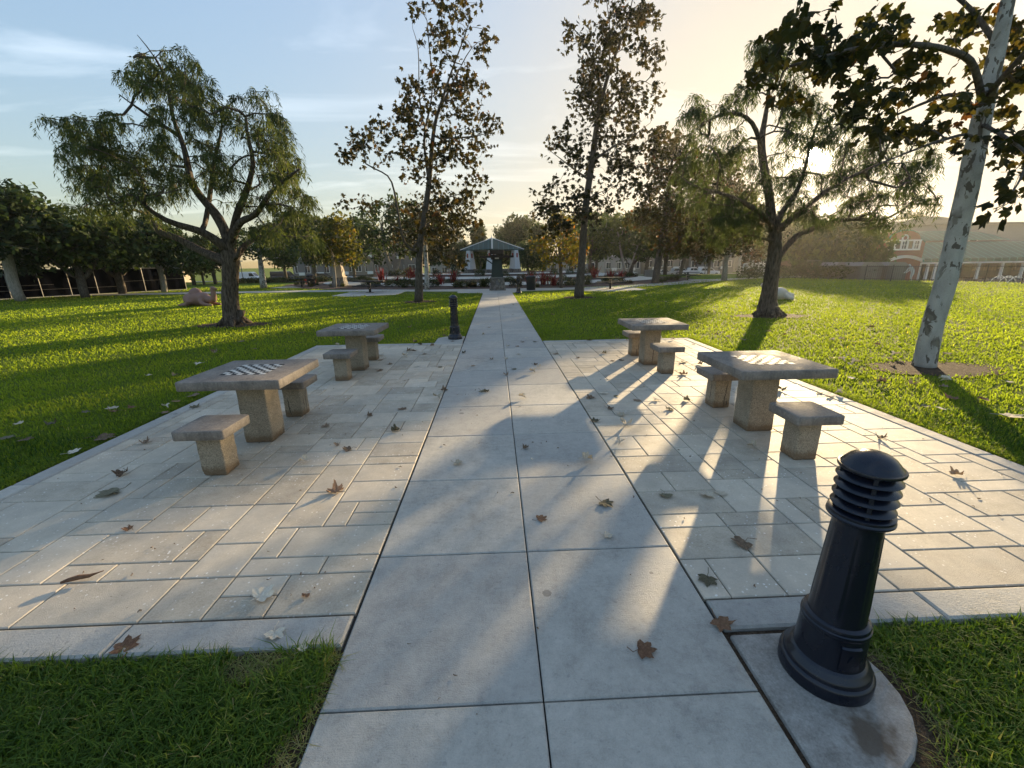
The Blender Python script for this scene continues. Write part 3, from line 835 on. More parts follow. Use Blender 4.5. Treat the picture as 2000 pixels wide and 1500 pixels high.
# ================================================================== BOLLARD LAMPS
def bollard(loc, label, rz=0., panel=True):
    t = thing('bollard_lamp', label, 'bollard', loc, rz, 'black louvred bollard lamps along the path'); t.scale = (.835, .835, 1)
    bp = MATS['black_paint']
    base = MB().lathe([(.203, 0), (.205, .004), (.205, .052), (.200, .060), (.190, .066), (.188, .078), (.183, .088), (.172, .095), (.168, .104), (.160, .110), (.152, .116), (.149, .130), (.1455, .20), (.1425, .262), (.146, .266), (.1475, .274), (.1465, .283), (.141, .287), (.141, .293), (.138, .301), (.130, .305), (.126, .308)], n=56)
    b = base.build('base', bp, t, smooth='auto')
    def flute(a, i):
        k = np.abs(((a/(2*PI)*8) % 1)-.5)*2
        return 1-.035*(k < .82) if 1 < i < 6 else np.ones(len(a))
    sh = MB().lathe([(.122, .304), (.1185, .335), (.1185, .36), (.117, .40), (.1035, .66), (.1015, .70), (.1000, .715), (.0995, .745), (.103, .752), (.112, .757)], n=96, mod=flute)
    sh.build('shaft', bp, t, smooth='auto')
    col = MB().lathe([(.104, .752), (.125, .760), (.131, .765), (.131, .771), (.126, .774), (.124, .778), (.128, .782), (.1275, .789), (.118, .794), (.085, .797)], n=56)
    col.build('collar', bp, t, smooth='auto')
    for k in range(4):
        z = .815+k*.039
        lv = MB().lathe([(.080, z+.021), (.119, z+.002), (.1235, z-.003), (.120, z-.0065), (.080, z+.012)], n=56, cap=False)
        # close the ring
        lv.lathe([(.080, z+.012), (.080, z+.021)], n=56, cap=False)
        lv.build('louver', bp, t, smooth='auto')
    for k in range(4):
        a = PI/4+k*PI/2+.25
        M = np.array([[math.cos(a), -math.sin(a), 0, .098*math.cos(a)], [math.sin(a), math.cos(a), 0, .098*math.sin(a)], [0, 0, 1, 0]])
        MB().box(-.014, .012, -.009, .009, .788, .966, M=M).build('post', bp, t, bevel=.002)
    MB().lathe([(.076, .792), (.078, .80), (.078, .955), (.076, .962)], n=32, mod=lambda a, i: 1+.02*np.sign(np.sin(a*16))).build('lens', MATS['lens'], t, smooth='auto')
    MB().lathe([(.06, .962), (.119, .964), (.124, .967), (.125, .973), (.1225, .978), (.115, .979), (.112, .983), (.108, .986), (.100, .996), (.086, 1.010), (.064, 1.023), (.036, 1.032), (.012, 1.0355), (.002, 1.036)], n=56).build('cap', bp, t, smooth='auto')
    if panel:
        a0 = R_(-98); p = MB(); n = 7; V = []
        for z in (.128, .134, .236, .242):
            for q in np.linspace(-.30, .30, n):
                r = (.156 if z in (.134, .236) else .147)-.02*(z-.13)
                V.append((r*math.cos(a0+q), r*math.sin(a0+q), z))
        F = [(i*n+j, i*n+j+1, (i+1)*n+j+1, (i+1)*n+j) for i in range(3) for j in range(n-1)]
        for s in (0, n-1):
            r = .140
            k = len(V); V += [(r*math.cos(a0+(-.3 if s == 0 else .3)), r*math.sin(a0+(-.3 if s == 0 else .3)), z) for z in (.128, .134, .236, .242)]
            F += [(k+i, k+i+1, (i+1)*n+s, i*n+s) for i in range(3)]
        pn = p.add(V, F).build('access_panel', bp, b, recalc=True)
        e = MB(); r = .1585
        for du, dz, w, h in ((0, .180, .016, .006), (0, .186, .013, .012), (0, .197, .009, .009), (0, .204, .004, .006), (0, .174, .005, .005)):
            c = np.array([r*math.cos(a0+du)-.003, 0, dz]); c = np.array([(r-.0025)*math.cos(a0), (r-.0025)*math.sin(a0), dz])
            M = np.array([[math.cos(a0), -math.sin(a0), 0, c[0]], [math.sin(a0), math.cos(a0), 0, c[1]], [0, 0, 1, 0]])
            e.box(-.004, .004, -w, w, dz-h/2-.001, dz+h/2, M=M)
        e.build('emblem', bp, b, bevel=.0015)
    return t
BOL = bollard((1.395, 1.385, -.004), 'large black louvred bollard lamp on the concrete pad in front', R_(0))
bollard((-.99, 10.16, -.002), 'black bollard lamp at the far left edge of the pavers', R_(40))
bollard((1.42, 26.3, -.03), 'small distant bollard lamp right of the path by the bin', R_(80))

# ================================================================== NEAR TREES
rng = np.random.default_rng(21)
# --- left pepper tree
b = gp(457, 632); D = dist(b)
def add_flare(paths, base, r, n=5, seed=0, h=.35, out=.35):
    """root flares round the foot of the trunk"""
    rr = np.random.default_rng(seed)
    for k in range(n):
        a = k*2*PI/n+rr.uniform(-.4, .4); q = np.array([math.cos(a), math.sin(a), 0])
        p0 = np.array(base)+[0, 0, h]
        paths.append(([p0, p0+q*r*.7+[0, 0, -h*.55], np.array(base)+q*(r+out*.6)+[0, 0, .03], np.array(base)+q*(r+out)+[0, 0, -.08]], [r*.5, r*.45, r*.32, r*.12]))
paths = [pxpath([(458, 642), (455, 628), (450, 596), (448, 560), (453, 520), (452, 492), (446, 476)], D, [0.336, 0.288, 0.232, 0.212, 0.216, 0.240, 0.176]),
  pxpath([(448, 490), (425, 470), (398, 450), (345, 440), (312, 428), (285, 405), (262, 382)], D, [0.160, 0.128, 0.104, 0.080, 0.060, 0.040, 0.024], [0, -.2, -.5, -.8, -1.1, -1.3, -1.5]),
  pxpath([(450, 512), (432, 508), (388, 488), (340, 461), (308, 456), (288, 420), (278, 396), (284, 364), (270, 330)], D, [0.176, 0.144, 0.112, 0.100, 0.096, 0.080, 0.056, 0.040, 0.024], [0, .1, .5, .9, 1.2, 1.5, 1.6, 1.8, 2.]),
  pxpath([(450, 482), (444, 460), (424, 416), (396, 388), (372, 364), (368, 332), (360, 284), (340, 244), (332, 208), (328, 156), (300, 104), (268, 68)], D, [0.152, 0.136, 0.120, 0.104, 0.100, 0.088, 0.072, 0.056, 0.044, 0.032, 0.020, 0.008], [0, 0, .1, .2, .2, .3, .3, .4, .4, .4, .3, .2]),
  pxpath([(355, 270), (300, 232), (268, 212), (232, 184)], D, [0.056, 0.040, 0.028, 0.016], [.3, .1, -.2, -.4]),
  pxpath([(398, 449), (402, 430), (408, 400), (416, 320), (424, 288), (436, 248), (432, 212)], D, [0.056, 0.072, 0.064, 0.056, 0.044, 0.032, 0.020], [0, .4, .6, .9, 1., 1.1, 1.2]),
  pxpath([(450, 488), (460, 420), (484, 368), (500, 308), (480, 268), (480, 228)], D, [0.136, 0.096, 0.076, 0.056, 0.040, 0.024], [0, -.2, -.5, -.7, -.8, -.8]),
  pxpath([(453, 470), (464, 434), (504, 420), (516, 388), (564, 344), (585, 330)], D, [0.112, 0.096, 0.080, 0.064, 0.040, 0.024], [0, -.3, -.8, -1.1, -1.5, -1.6]),
  pxpath([(452, 520), (458, 505), (480, 476), (496, 462), (540, 460), (580, 464), (610, 468)], D, [0.128, 0.104, 0.076, 0.068, 0.056, 0.036, 0.016], [0, .2, .5, .7, 1., 1.2, 1.3]),
  pxpath([(456, 512), (466, 496), (470, 482)], D, [0.080, 0.056, 0.040], [-.1, -.25, -.3])]
add_flare(paths, b, .24, 6, 3)
paths.append(([b+[.25, -.12, .0], b+[.42, -.05, .22], b+[.36, 0, .42]], [.26, .24, .08]))
lob = [(320, 130, 70, 45), (265, 150, 45, 30), (330, 190, 75, 60), (400, 160, 30, 25), (480, 225, 70, 62), (540, 265, 28, 60), (160, 265, 50, 45), (120, 235, 38, 18), (185, 310, 75, 60), (150, 375, 50, 38), (240, 345, 62, 65), (300, 290, 50, 50), (390, 230, 50, 55), (430, 320, 55, 50), (535, 320, 50, 60), (555, 375, 52, 50), (590, 400, 30, 40), (480, 380, 36, 30), (300, 385, 60, 40), (235, 405, 60, 30), (525, 450, 60, 20), (600, 455, 32, 25), (350, 350, 40, 40), (215, 220, 30, 40)]
tree('pepper_tree', 'tall feathery pepper tree with a gnarled trunk, left of the path', b, paths, lobes_tips(lob, 500, rng, D, 2.1), lambda *a: pepper_leaves(*a, strands=4, L=(.22, .7), per=12), rng, 'pepper_bark', 'pepper_leaf', .28, .0075, .9, .16)
# --- right pepper tree (the sun stands behind it)
b = gp(1500, 615); D = dist(b)
paths = [pxpath([(1496, 626), (1498, 610), (1502, 575), (1508, 535), (1513, 500), (1514, 461), (1512, 436)], D, [0.370, 0.302, 0.227, 0.202, 0.189, 0.176, 0.151]),
  pxpath([(1512, 448), (1502, 427), (1463, 401), (1421, 380), (1378, 371), (1350, 360)], D, [0.109, 0.084, 0.063, 0.046, 0.029, 0.013], [0, -.2, -.7, -1.1, -1.4, -1.5]),
  pxpath([(1506, 436), (1485, 422), (1438, 412), (1387, 427), (1360, 440)], D, [0.092, 0.076, 0.050, 0.029, 0.013], [0, .3, .9, 1.3, 1.5]),
  pxpath([(1512, 448), (1506, 410), (1500, 363), (1489, 316), (1485, 273), (1497, 222), (1500, 183), (1512, 120), (1520, 70)], D, [0.134, 0.126, 0.118, 0.105, 0.088, 0.059, 0.042, 0.025, 0.013], [0, 0, .1, .1, .2, .3, .3, .3, .3]),
  pxpath([(1487, 290), (1478, 252), (1459, 226), (1429, 218), (1395, 226), (1370, 245)], D, [0.071, 0.059, 0.050, 0.038, 0.025, 0.010], [.1, -.1, -.4, -.7, -.9, -1.]),
  pxpath([(1514, 450), (1527, 410), (1553, 384), (1570, 341), (1579, 299), (1590, 255), (1604, 222)], D, [0.101, 0.084, 0.071, 0.059, 0.042, 0.029, 0.017], [0, .3, .6, .9, 1.1, 1.3, 1.4]),
  pxpath([(1515, 452), (1536, 436), (1574, 405), (1604, 380), (1643, 350), (1685, 337), (1732, 311), (1765, 300)], D, [0.109, 0.097, 0.080, 0.067, 0.050, 0.038, 0.025, 0.010], [0, -.3, -.7, -1., -1.3, -1.5, -1.7, -1.8]),
  pxpath([(1513, 510), (1520, 500), (1536, 482), (1557, 456), (1617, 439), (1655, 427), (1728, 431), (1771, 405), (1813, 375)], D, [0.126, 0.109, 0.092, 0.084, 0.071, 0.059, 0.042, 0.029, 0.013], [0, 0, .2, .4, .8, 1., 1.3, 1.5, 1.7]),
  pxpath([(1514, 470), (1489, 467), (1463, 458), (1452, 450), (1440, 470)], D, [0.059, 0.042, 0.029, 0.021, 0.010], [-.1, -.3, -.4, -.5, -.5])]
add_flare(paths, b, .23, 6, 8, .4, .40)
lob = [(1350, 235, 32, 50), (1400, 205, 55, 35), (1460, 185, 45, 30), (1385, 300, 55, 50), (1440, 285, 45, 40), (1350, 365, 40, 45), (1420, 420, 55, 40), (1530, 120, 50, 50), (1490, 100, 24, 40), (1560, 215, 50, 45), (1640, 240, 60, 45), (1700, 300, 75, 42), (1640, 350, 50, 38), (1740, 350, 70, 45), (1795, 385, 50, 38), (1690, 395, 65, 30), (1610, 425, 55, 14), (1550, 350, 40, 30), (1495, 390, 35, 30), (1390, 450, 45, 30), (1730, 440, 50, 16), (1800, 300, 40, 40), (1445, 400, 50, 36), (1470, 445, 34, 22), (1400, 400, 45, 40), (1500, 340, 40, 40), (1560, 400, 50, 24), (1600, 268, 42, 22), (1545, 275, 30, 34), (1625, 335, 40, 20), (1570, 330, 26, 18)]
tree('pepper_tree', 'wide backlit pepper tree with the low sun shining through its crown', b, paths, lobes_tips(lob, 560, rng, D, 2.0), lambda *a: pepper_leaves(*a, strands=3, L=(.2, .62), per=11), rng, 'pepper_bark', 'pepper_leaf', .28, .0075, .9, .14)

# --- two sycamores on either side of the path
b = gp(819, 588); D = dist(b)
paths = [pxpath([(818, 592), (818, 560), (818, 517), (822, 463), (831, 413), (839, 351), (845, 269), (851, 231), (868, 182), (884, 132), (905, 79), (917, 40)], D, [0.224, 0.191, 0.165, 0.149, 0.139, 0.112, 0.086, 0.073, 0.050, 0.036, 0.023, 0.010]),
  pxpath([(820, 495), (808, 490), (789, 483), (777, 413), (768, 360), (760, 335), (736, 337), (715, 320)], D, [0.073, 0.066, 0.059, 0.050, 0.040, 0.033, 0.020, 0.010], [0, -.2, -.5, -.8, -1., -1.1, -1.3, -1.5]),
  pxpath([(838, 360), (830, 300), (827, 264), (843, 198), (846, 160), (838, 90), (834, 40)], D, [0.066, 0.056, 0.050, 0.036, 0.026, 0.017, 0.008], [0, .3, .6, .8, .9, 1., 1.]),
  pxpath([(828, 250), (822, 220), (818, 182), (818, 83), (806, 55)], D, [0.033, 0.030, 0.026, 0.017, 0.008], [.6, .3, .1, -.2, -.4]),
  pxpath([(846, 272), (880, 269), (909, 269), (945, 264), (963, 256)], D, [0.033, 0.026, 0.023, 0.013, 0.008], [0, -.3, -.5, -.8, -1.]),
  pxpath([(830, 400), (850, 392), (868, 388), (901, 378), (925, 372)], D, [0.033, 0.026, 0.020, 0.013, 0.008], [0, .3, .5, .9, 1.1]),
  pxpath([(852, 228), (880, 170), (905, 120), (925, 80), (950, 75)], D, [0.033, 0.026, 0.020, 0.013, 0.008], [0, -.3, -.5, -.7, -.8])]
lob = [(720, 285, 58, 48), (690, 300, 25, 25), (742, 230, 15, 22), (870, 80, 48, 45), (940, 90, 25, 35), (955, 70, 15, 10), (870, 160, 55, 55), (800, 190, 32, 50), (850, 240, 55, 45), (920, 200, 40, 55), (900, 290, 55, 45), (955, 255, 25, 40), (820, 320, 55, 42), (880, 370, 55, 38), (930, 365, 30, 45), (840, 425, 55, 35), (900, 430, 45, 38), (790, 265, 38, 55), (840, 15, 38, 26), (905, 12, 30, 22), (860, 468, 45, 28), (695, 400, 45, 15), (890, 500, 35, 22)]
tree('sycamore_tree', 'tall slender sycamore with thinning brown leaves, left of the path', b, paths, lobes_tips(lob, 500, rng, D, 1.7), broad_leaves(MAPLE_SMALL, .25, 4, .13, .6, .38, .17, .45), rng, 'dark_bark', 'sycamore_leaf', .35, .006, .35, .05, group=None)
b = gp(1131, 580); D = dist(b)
paths = [pxpath([(1130, 584), (1132, 555), (1136, 512), (1140, 448), (1146, 384), (1156, 320), (1164, 256), (1176, 188), (1192, 132), (1208, 92), (1224, 48), (1236, 0), (1242, -40)], D, [0.274, 0.222, 0.192, 0.174, 0.163, 0.148, 0.130, 0.096, 0.070, 0.052, 0.037, 0.022, 0.009]),
  pxpath([(1150, 350), (1120, 330), (1095, 310), (1075, 295)], D, [0.044, 0.037, 0.022, 0.009], [0, -.5, -.9, -1.1]),
  pxpath([(1143, 420), (1115, 415), (1085, 408), (1050, 400)], D, [0.044, 0.033, 0.022, 0.009], [0, .4, .8, 1.1]),
  pxpath([(1157, 315), (1190, 290), (1230, 270), (1270, 240)], D, [0.044, 0.037, 0.022, 0.009], [0, -.4, -.8, -1.]),
  pxpath([(1168, 235), (1200, 200), (1250, 150), (1285, 175)], D, [0.041, 0.033, 0.022, 0.009], [0, .4, .8, 1.]),
  pxpath([(1178, 185), (1160, 120), (1130, 60), (1095, 40)], D, [0.037, 0.030, 0.022, 0.009], [0, -.4, -.6, -.7]),
  pxpath([(1190, 140), (1192, 60), (1185, 0), (1180, -30)], D, [0.037, 0.026, 0.015, 0.008], [0, .3, .4, .5])]
lob = [(1165, 95, 48, 48), (1220, 60, 55, 48), (1112, 65, 18, 35), (1245, 30, 45, 30), (1185, 155, 65, 48), (1140, 175, 36, 48), (1220, 200, 62, 48), (1165, 235, 58, 45), (1270, 110, 26, 28), (1285, 175, 14, 22), (1100, 290, 40, 42), (1170, 305, 58, 42), (1240, 290, 58, 46), (1060, 400, 34, 34), (1110, 380, 45, 44), (1230, 350, 58, 36), (1185, 385, 40, 26), (1295, 270, 26, 32), (1080, 440, 46, 24), (1150, 420, 30, 20), (1200, 0, 60, 20)]
tree('sycamore_tree', 'tall dark leafy sycamore right of the path, beside a picnic table', b, paths, lobes_tips(lob, 620, rng, D, 1.8), broad_leaves(MAPLE_SMALL, .25, 4, .14, .6, .38, .17, .5), rng, 'dark_bark', 'sycamore_leaf', .35, .006, .35, .05)

# --- big foreground sycamore with the white trunk
b = gp(1805, 712); D = dist(b)
paths = [pxpath([(1803, 722), (1808, 700), (1822, 630), (1845, 560), (1868, 460), (1890, 370), (1905, 290), (1924, 200), (1945, 110), (1965, 20), (1985, -80), (2010, -200), (2025, -330)], D, [0.168, 0.152, 0.142, 0.139, 0.134, 0.129, 0.123, 0.109, 0.094, 0.078, 0.062, 0.039, 0.016]),
  pxpath([(1920, 215), (1912, 160), (1899, 115), (1835, 92), (1783, 87), (1728, 86), (1655, 98), (1596, 115), (1540, 130)], D, [0.050, 0.045, 0.042, 0.035, 0.030, 0.024, 0.017, 0.010, 0.007], [0, -.1, -.2, -.5, -.8, -1.0, -1.2, -1.4, -1.5]),
  pxpath([(1912, 255), (1895, 195), (1877, 173), (1813, 196), (1749, 226), (1690, 250), (1640, 250)], D, [0.039, 0.035, 0.031, 0.023, 0.017, 0.011, 0.008], [0, .2, .3, .5, .7, .9, 1.]),
  pxpath([(1908, 280), (1894, 258), (1813, 282), (1728, 316), (1690, 333)], D, [0.023, 0.022, 0.016, 0.009, 0.008], [0, -.2, -.6, -1., -1.2]),
  pxpath([(1925, 190), (1960, 150), (2010, 90), (2070, 40)], D, [0.047, 0.039, 0.027, 0.012], [0, -.3, -.6, -.9]),
  pxpath([(1915, 240), (1960, 265), (2010, 300), (1995, 350), (1960, 400)], D, [0.027, 0.023, 0.017, 0.011, 0.008], [0, -.7, -1.3, -1.7, -2.0]),
  pxpath([(1950, 90), (1900, 20), (1830, -40), (1740, -70)], D, [0.039, 0.031, 0.023, 0.009], [0, .3, .6, .9])]
lob = [(1560, 62, 60, 30, -1.2), (1600, 110, 66, 38, -1.2), (1520, 112, 32, 24, -1.4), (1500, 150, 34, 18, -1.4), (1528, 185, 30, 18, -1.2), (1650, 105, 50, 38, -1.1), (1745, 70, 66, 38, -1.), (1715, 190, 66, 36, -.6), (1785, 140, 56, 36, -.8), (1655, 215, 46, 22, -.4), (1710, 262, 44, 22, -.3), (1845, 190, 36, 36, .5), (1805, 255, 44, 26, .2), (1880, 50, 60, 46, .3), (1960, 60, 50, 60, .5), (1930, 150, 40, 40, .5), (1990, 150, 30, 50, -.2), (1870, 275, 40, 18, -.3), (1950, 225, 40, 26, .4), (1900, 200, 50, 30, -.4), (1975, 275, 30, 30, -.6), (1735, 320, 34, 14, -.6), (1765, 250, 50, 30, -.4), (1680, 160, 60, 30, -.8), (1560, 215, 30, 16, -1.), (1820, 330, 18, 18, -.6), (1968, 345, 26, 18, -1.4), (1990, 385, 22, 24, -1.8), (1945, 425, 28, 14, -2.2), (1690, 355, 8, 6, -1.), (1630, 25, 18, 12, -1.), (2070, 100, 80, 110, .5), (1880, -80, 170, 60, .3), (2060, 290, 60, 70, -.6), (1740, -60, 100, 40, .4), (2000, -220, 120, 80, .4)]
tree('sycamore_tree', 'big white barked sycamore standing on the right lawn by the pavers', b, paths, lobes_tips(lob, 420, rng, D, .85), broad_leaves(MAPLE_FULL, .15, 4, .075, .8, .42, .2, .3), rng, 'sycamore_bark', 'sycamore_leaf_green', .16, .004, .30, .035, twig=.10)

# --- smaller trees whose places and crowns can be read off the photograph
def small_tree(label, base_px, trunk, crown, n, per, leaf=MAPLE_SMALL, size=.28, mat='sycamore_leaf', bark='dark_bark', rad=.2, spread=None, tone=.5, name='young_tree', D=None, cl=.22, group=None, drop=.5, limbs=()):
    if D is None:
        b = gp(*base_px); D = dist(b)
    else:
        b = up(*base_px, D); b[2] = gz(b[0], b[1])-.03
    k = len(trunk); pts = [b-[0, 0, .05]]+[up(x, y, D) for x, y in trunk]
    paths = [(pts, np.linspace(rad, rad*.35, k+1))]
    for l in limbs: paths.append(pxpath(l, D, np.linspace(rad*.6, rad*.2, len(l)), list(rng.uniform(-.4, .4)*np.arange(len(l)))))
    pm = 825/D
    sp = spread if spread else np.mean([c[2] for c in crown])/pm*1.1
    return tree(name, label, b, paths, lobes_tips(crown, n, rng, D, sp), broad_leaves(leaf, size, per, cl, drop, tone, .2, .5), rng, bark, mat, .5, .012, .5, .04, group=group)
small_tree('thin pale trunked sycamore close behind the left sycamore', (834, 566), [(833, 520), (831, 490), (828, 440), (826, 400)], [(850, 440, 50, 42), (800, 450, 40, 40), (830, 400, 45, 35), (880, 420, 40, 40)], 150, 6, bark='sycamore_bark', rad=.17, name='sycamore_tree', tone=.46)
small_tree('small golden leaved tree just right of the litter bin', (1096, 562), [(1095, 530), (1094, 500), (1094, 470)], [(1095, 470, 46, 42), (1060, 480, 34, 28), (1120, 490, 32, 34), (1095, 430, 30, 24), (1090, 510, 40, 16)], 140, 8, OVAL_LEAF, .26, 'golden_leaf', rad=.10, tone=.45)
small_tree('leafy dark sycamore leaning right of the second picnic table', (1279, 553), [(1284, 520), (1292, 480), (1298, 440), (1305, 390), (1310, 330)], [(1295, 340, 44, 52), (1340, 395, 48, 52), (1255, 425, 30, 30), (1360, 330, 46, 50), (1290, 420, 50, 42), (1345, 460, 40, 28), (1285, 285, 24, 30), (1310, 470, 40, 26), (1400, 380, 40, 50), (1380, 440, 40, 34), (1330, 280, 26, 26), (1430, 395, 42, 50), (1462, 410, 34, 44), (1420, 330, 36, 40)], 700, 8, rad=.24, name='sycamore_tree', tone=.45, size=.30, cl=.28, mat='sycamore_leaf_green')
small_tree('pale trunked sycamore on the grassy rise beyond the right picnic table', (1414, 548), [(1416, 520), (1420, 490), (1424, 470)], [(1415, 470, 48, 34), (1375, 480, 40, 30), (1455, 470, 44, 36), (1425, 425, 50, 32), (1470, 500, 24, 20), (1460, 420, 36, 30)], 260, 7, bark='pale_bark', rad=.26, name='sycamore_tree', tone=.5, size=.32)
small_tree('young golden brown tree on a thin pale trunk beside the tan stone pillar', (655, 562), [(653, 530), (649, 505), (647, 470)], [(655, 465, 40, 42), (640, 490, 34, 28), (672, 490, 34, 30), (650, 430, 26, 20)], 150, 7, MAPLE_SMALL, .30, 'golden_leaf', bark='pale_bark', rad=.11, tone=.35)
small_tree('white trunked tree behind the left pepper tree, by the white van', (515, 562), [(511, 530), (507, 500), (505, 475)], [(505, 480, 44, 30), (545, 490, 36, 26), (480, 470, 34, 26)], 110, 7, MAPLE_SMALL, .30, 'tree_leaf', bark='sycamore_bark', rad=.28, tone=.6)
small_tree('dark broad multi trunked tree beyond the left garden bed', (770, 549), [(765, 530), (755, 505), (748, 470), (745, 440)], [(720, 440, 44, 46), (770, 420, 50, 36), (800, 460, 44, 44), (745, 480, 50, 36), (840, 430, 34, 34), (690, 470, 26, 38), (760, 395, 40, 12)], 300, 9, OVAL_LEAF, .42, 'tree_leaf', bark='pale_bark', rad=.3, tone=.42, D=47, name='shade_tree', limbs=[[(768, 545), (778, 520), (785, 490), (790, 460)], [(770, 545), (750, 522), (725, 508), (705, 490)]])
small_tree('hazy olive tree between the right sycamore and the parked cars', (1150, 540), [(1152, 510), (1156, 480), (1160, 450)], [(1150, 455, 40, 36), (1180, 470, 34, 34), (1125, 480, 30, 26)], 130, 9, OVAL_LEAF, .45, 'tree_leaf', rad=.22, tone=.6, D=52, name='shade_tree')
small_tree('spreading olive tree with forked trunk behind the red flax plants', (1222, 540), [(1218, 515), (1212, 490), (1208, 460)], [(1205, 455, 36, 34), (1240, 465, 34, 34), (1175, 440, 24, 24), (1225, 430, 30, 22)], 150, 9, OVAL_LEAF, .42, 'tree_leaf', bark='pale_bark', rad=.2, tone=.7, D=50, name='shade_tree', limbs=[[(1222, 538), (1235, 510), (1246, 480)]])

# ================================================================== BACKGROUND TREES (a few kinds, copied)
def proto_tree(seed, h, cw, trunk_h, n, per, size, lmat, bark, tone, lobes=7, tmpl=OVAL_LEAF, conif=False, rad=.15, multi=False):
    r = np.random.default_rng(seed)
    T = []
    for k in range(lobes):
        a = r.uniform(0, 2*PI); q = r.uniform(.1, .62)*cw/2
        z = trunk_h+(h-trunk_h)*r.uniform(.22, .8)
        if conif: q *= 1.15*(1-(z-trunk_h)/(h-trunk_h))
        s = np.array([cw*.30, cw*.30, (h-trunk_h)*.24])*r.uniform(.75, 1.15)
        m = n//lobes
        v = r.normal(0, 1, (m, 3)); v *= (r.random((m, 1))**(1/3))/np.linalg.norm(v, axis=1)[:, None]
        T.append(np.array([q*math.cos(a), q*math.sin(a), min(z, h-s[2])])+v*s)
    T = np.concatenate(T)
    paths = [([(0, 0, -.08), (r.normal(0, .1), r.normal(0, .1), trunk_h*.6), (r.normal(0, .2), r.normal(0, .2), trunk_h), (r.normal(0, .3), 0, trunk_h+(h-trunk_h)*.6)], [rad*1.25, rad, rad*.9, rad*.3])]
    if multi:
        for s in (-1, 1): paths.append(([(0, 0, trunk_h*.5), (s*cw*.12, .2*s, trunk_h*1.05), (s*cw*.2, .3, trunk_h*1.6)], [rad*.7, rad*.55, rad*.25]))
    return tree('shade_tree', 'x', (0, 0, 0), paths, T, broad_leaves(tmpl, size, per, .24, .4, tone, .2, .6), r, bark, lmat, .6, .014, .6, .05)
PROTO = dict(
  dark=proto_tree(31, 6.4, 6.4, 1.7, 330, 15, .36, 'tree_leaf', 'pale_bark', .30, 9),
  dark2=proto_tree(32, 6.0, 6.0, 1.9, 300, 15, .36, 'tree_leaf', 'dark_bark', .42, 8, multi=True, rad=.10),
  open=proto_tree(33, 8.5, 6.5, 2.4, 300, 13, .44, 'tree_leaf', 'dark_bark', .55, 9),
  tall=proto_tree(34, 9.5, 4.6, 2.0, 300, 13, .42, 'tree_leaf', 'dark_bark', .62, 8, conif=True),
  wide=proto_tree(35, 9.0, 9.0, 1.6, 400, 14, .5, 'tree_leaf', 'dark_bark', .5, 11),
  bushy=proto_tree(36, 5.6, 6.4, .7, 340, 14, .42, 'tree_leaf', 'dark_bark', .62, 10))
used = set()
def bgtree(kind, px, D, h, label, wide=1., group=None):
    src = PROTO[kind]; H = {'dark': 6.4, 'dark2': 6.0, 'open': 8.5, 'tall': 9.5, 'wide': 9., 'bushy': 5.6}[kind]
    if D > 580: D = dist(gp(px, D))
    p = up(px, 520, D); z = float(lawn_z(p[0], p[1])); h = h-z
    if kind in used:
        o = dup(src)
    else:
        o = src; used.add(kind)
    if 'group' in o: del o['group']
    o.location = (p[0], p[1], z); o.rotation_euler = (0, 0, random.uniform(0, 6.28)); s = h/H
    o.scale = (s*wide, s*wide, s); o['label'] = label; o['category'] = 'tree'
    if group: o['group'] = group
    return o
def lawn_z(x, y):
    """ground level: the school yard beyond the right fence lies lower"""
    s = (x-35.6)*.881+(y-27.5)*.474-.8
    return -.035-1.62*np.maximum(smooth(s/7.)*smooth((x/np.maximum(y, 1.)-.68)/.08), smooth((y-56.)/38.))
me = bpy.data.objects['lawn'].data
gx = np.concatenate([[-1500, -400, -120], np.linspace(-60, 170, 139), [400, 1500]]); gy = np.concatenate([[-300, -20], np.linspace(-4, 150, 103), [400, 1500]])
GX, GY = np.meshgrid(gx, gy); nx = len(gx); ii = (np.arange(len(gy)-1)[:, None]*nx+np.arange(nx-1)[None]).ravel()
GZ = np.where(GY > 0, lawn_z(GX, GY), -.035)
new = MB().add(np.stack([GX.ravel(), GY.ravel(), GZ.ravel()], 1), np.stack([ii, ii+1, ii+nx+1, ii+nx], 1)).mesh('lawn')
new.materials.append(MATS['lawn_ground']); bpy.data.objects['lawn'].data = new
bpy.data.objects.remove(bpy.data.objects['school_yard'])
YN = 24
yv = [(u*1., v*1.) for v in np.linspace(26, 74, YN) for u in np.linspace(0, 1, YN)]
ymb = MB(); V = []
for v in np.linspace(29, 73, YN):
    for u in np.linspace(0, 1, YN):
        x = max(35.6-(v-27.5)*.538+5, .80*v)+u*62; V.append((x, v, float(lawn_z(x, v))+.02))
jj = (np.arange(YN-1)[:, None]*YN+np.arange(YN-1)[None]).ravel()
ymb.add(V, np.stack([jj, jj+1, jj+YN+1, jj+YN], 1)); struct(ymb.build('school_yard', MATS['asphalt'], smooth=True))

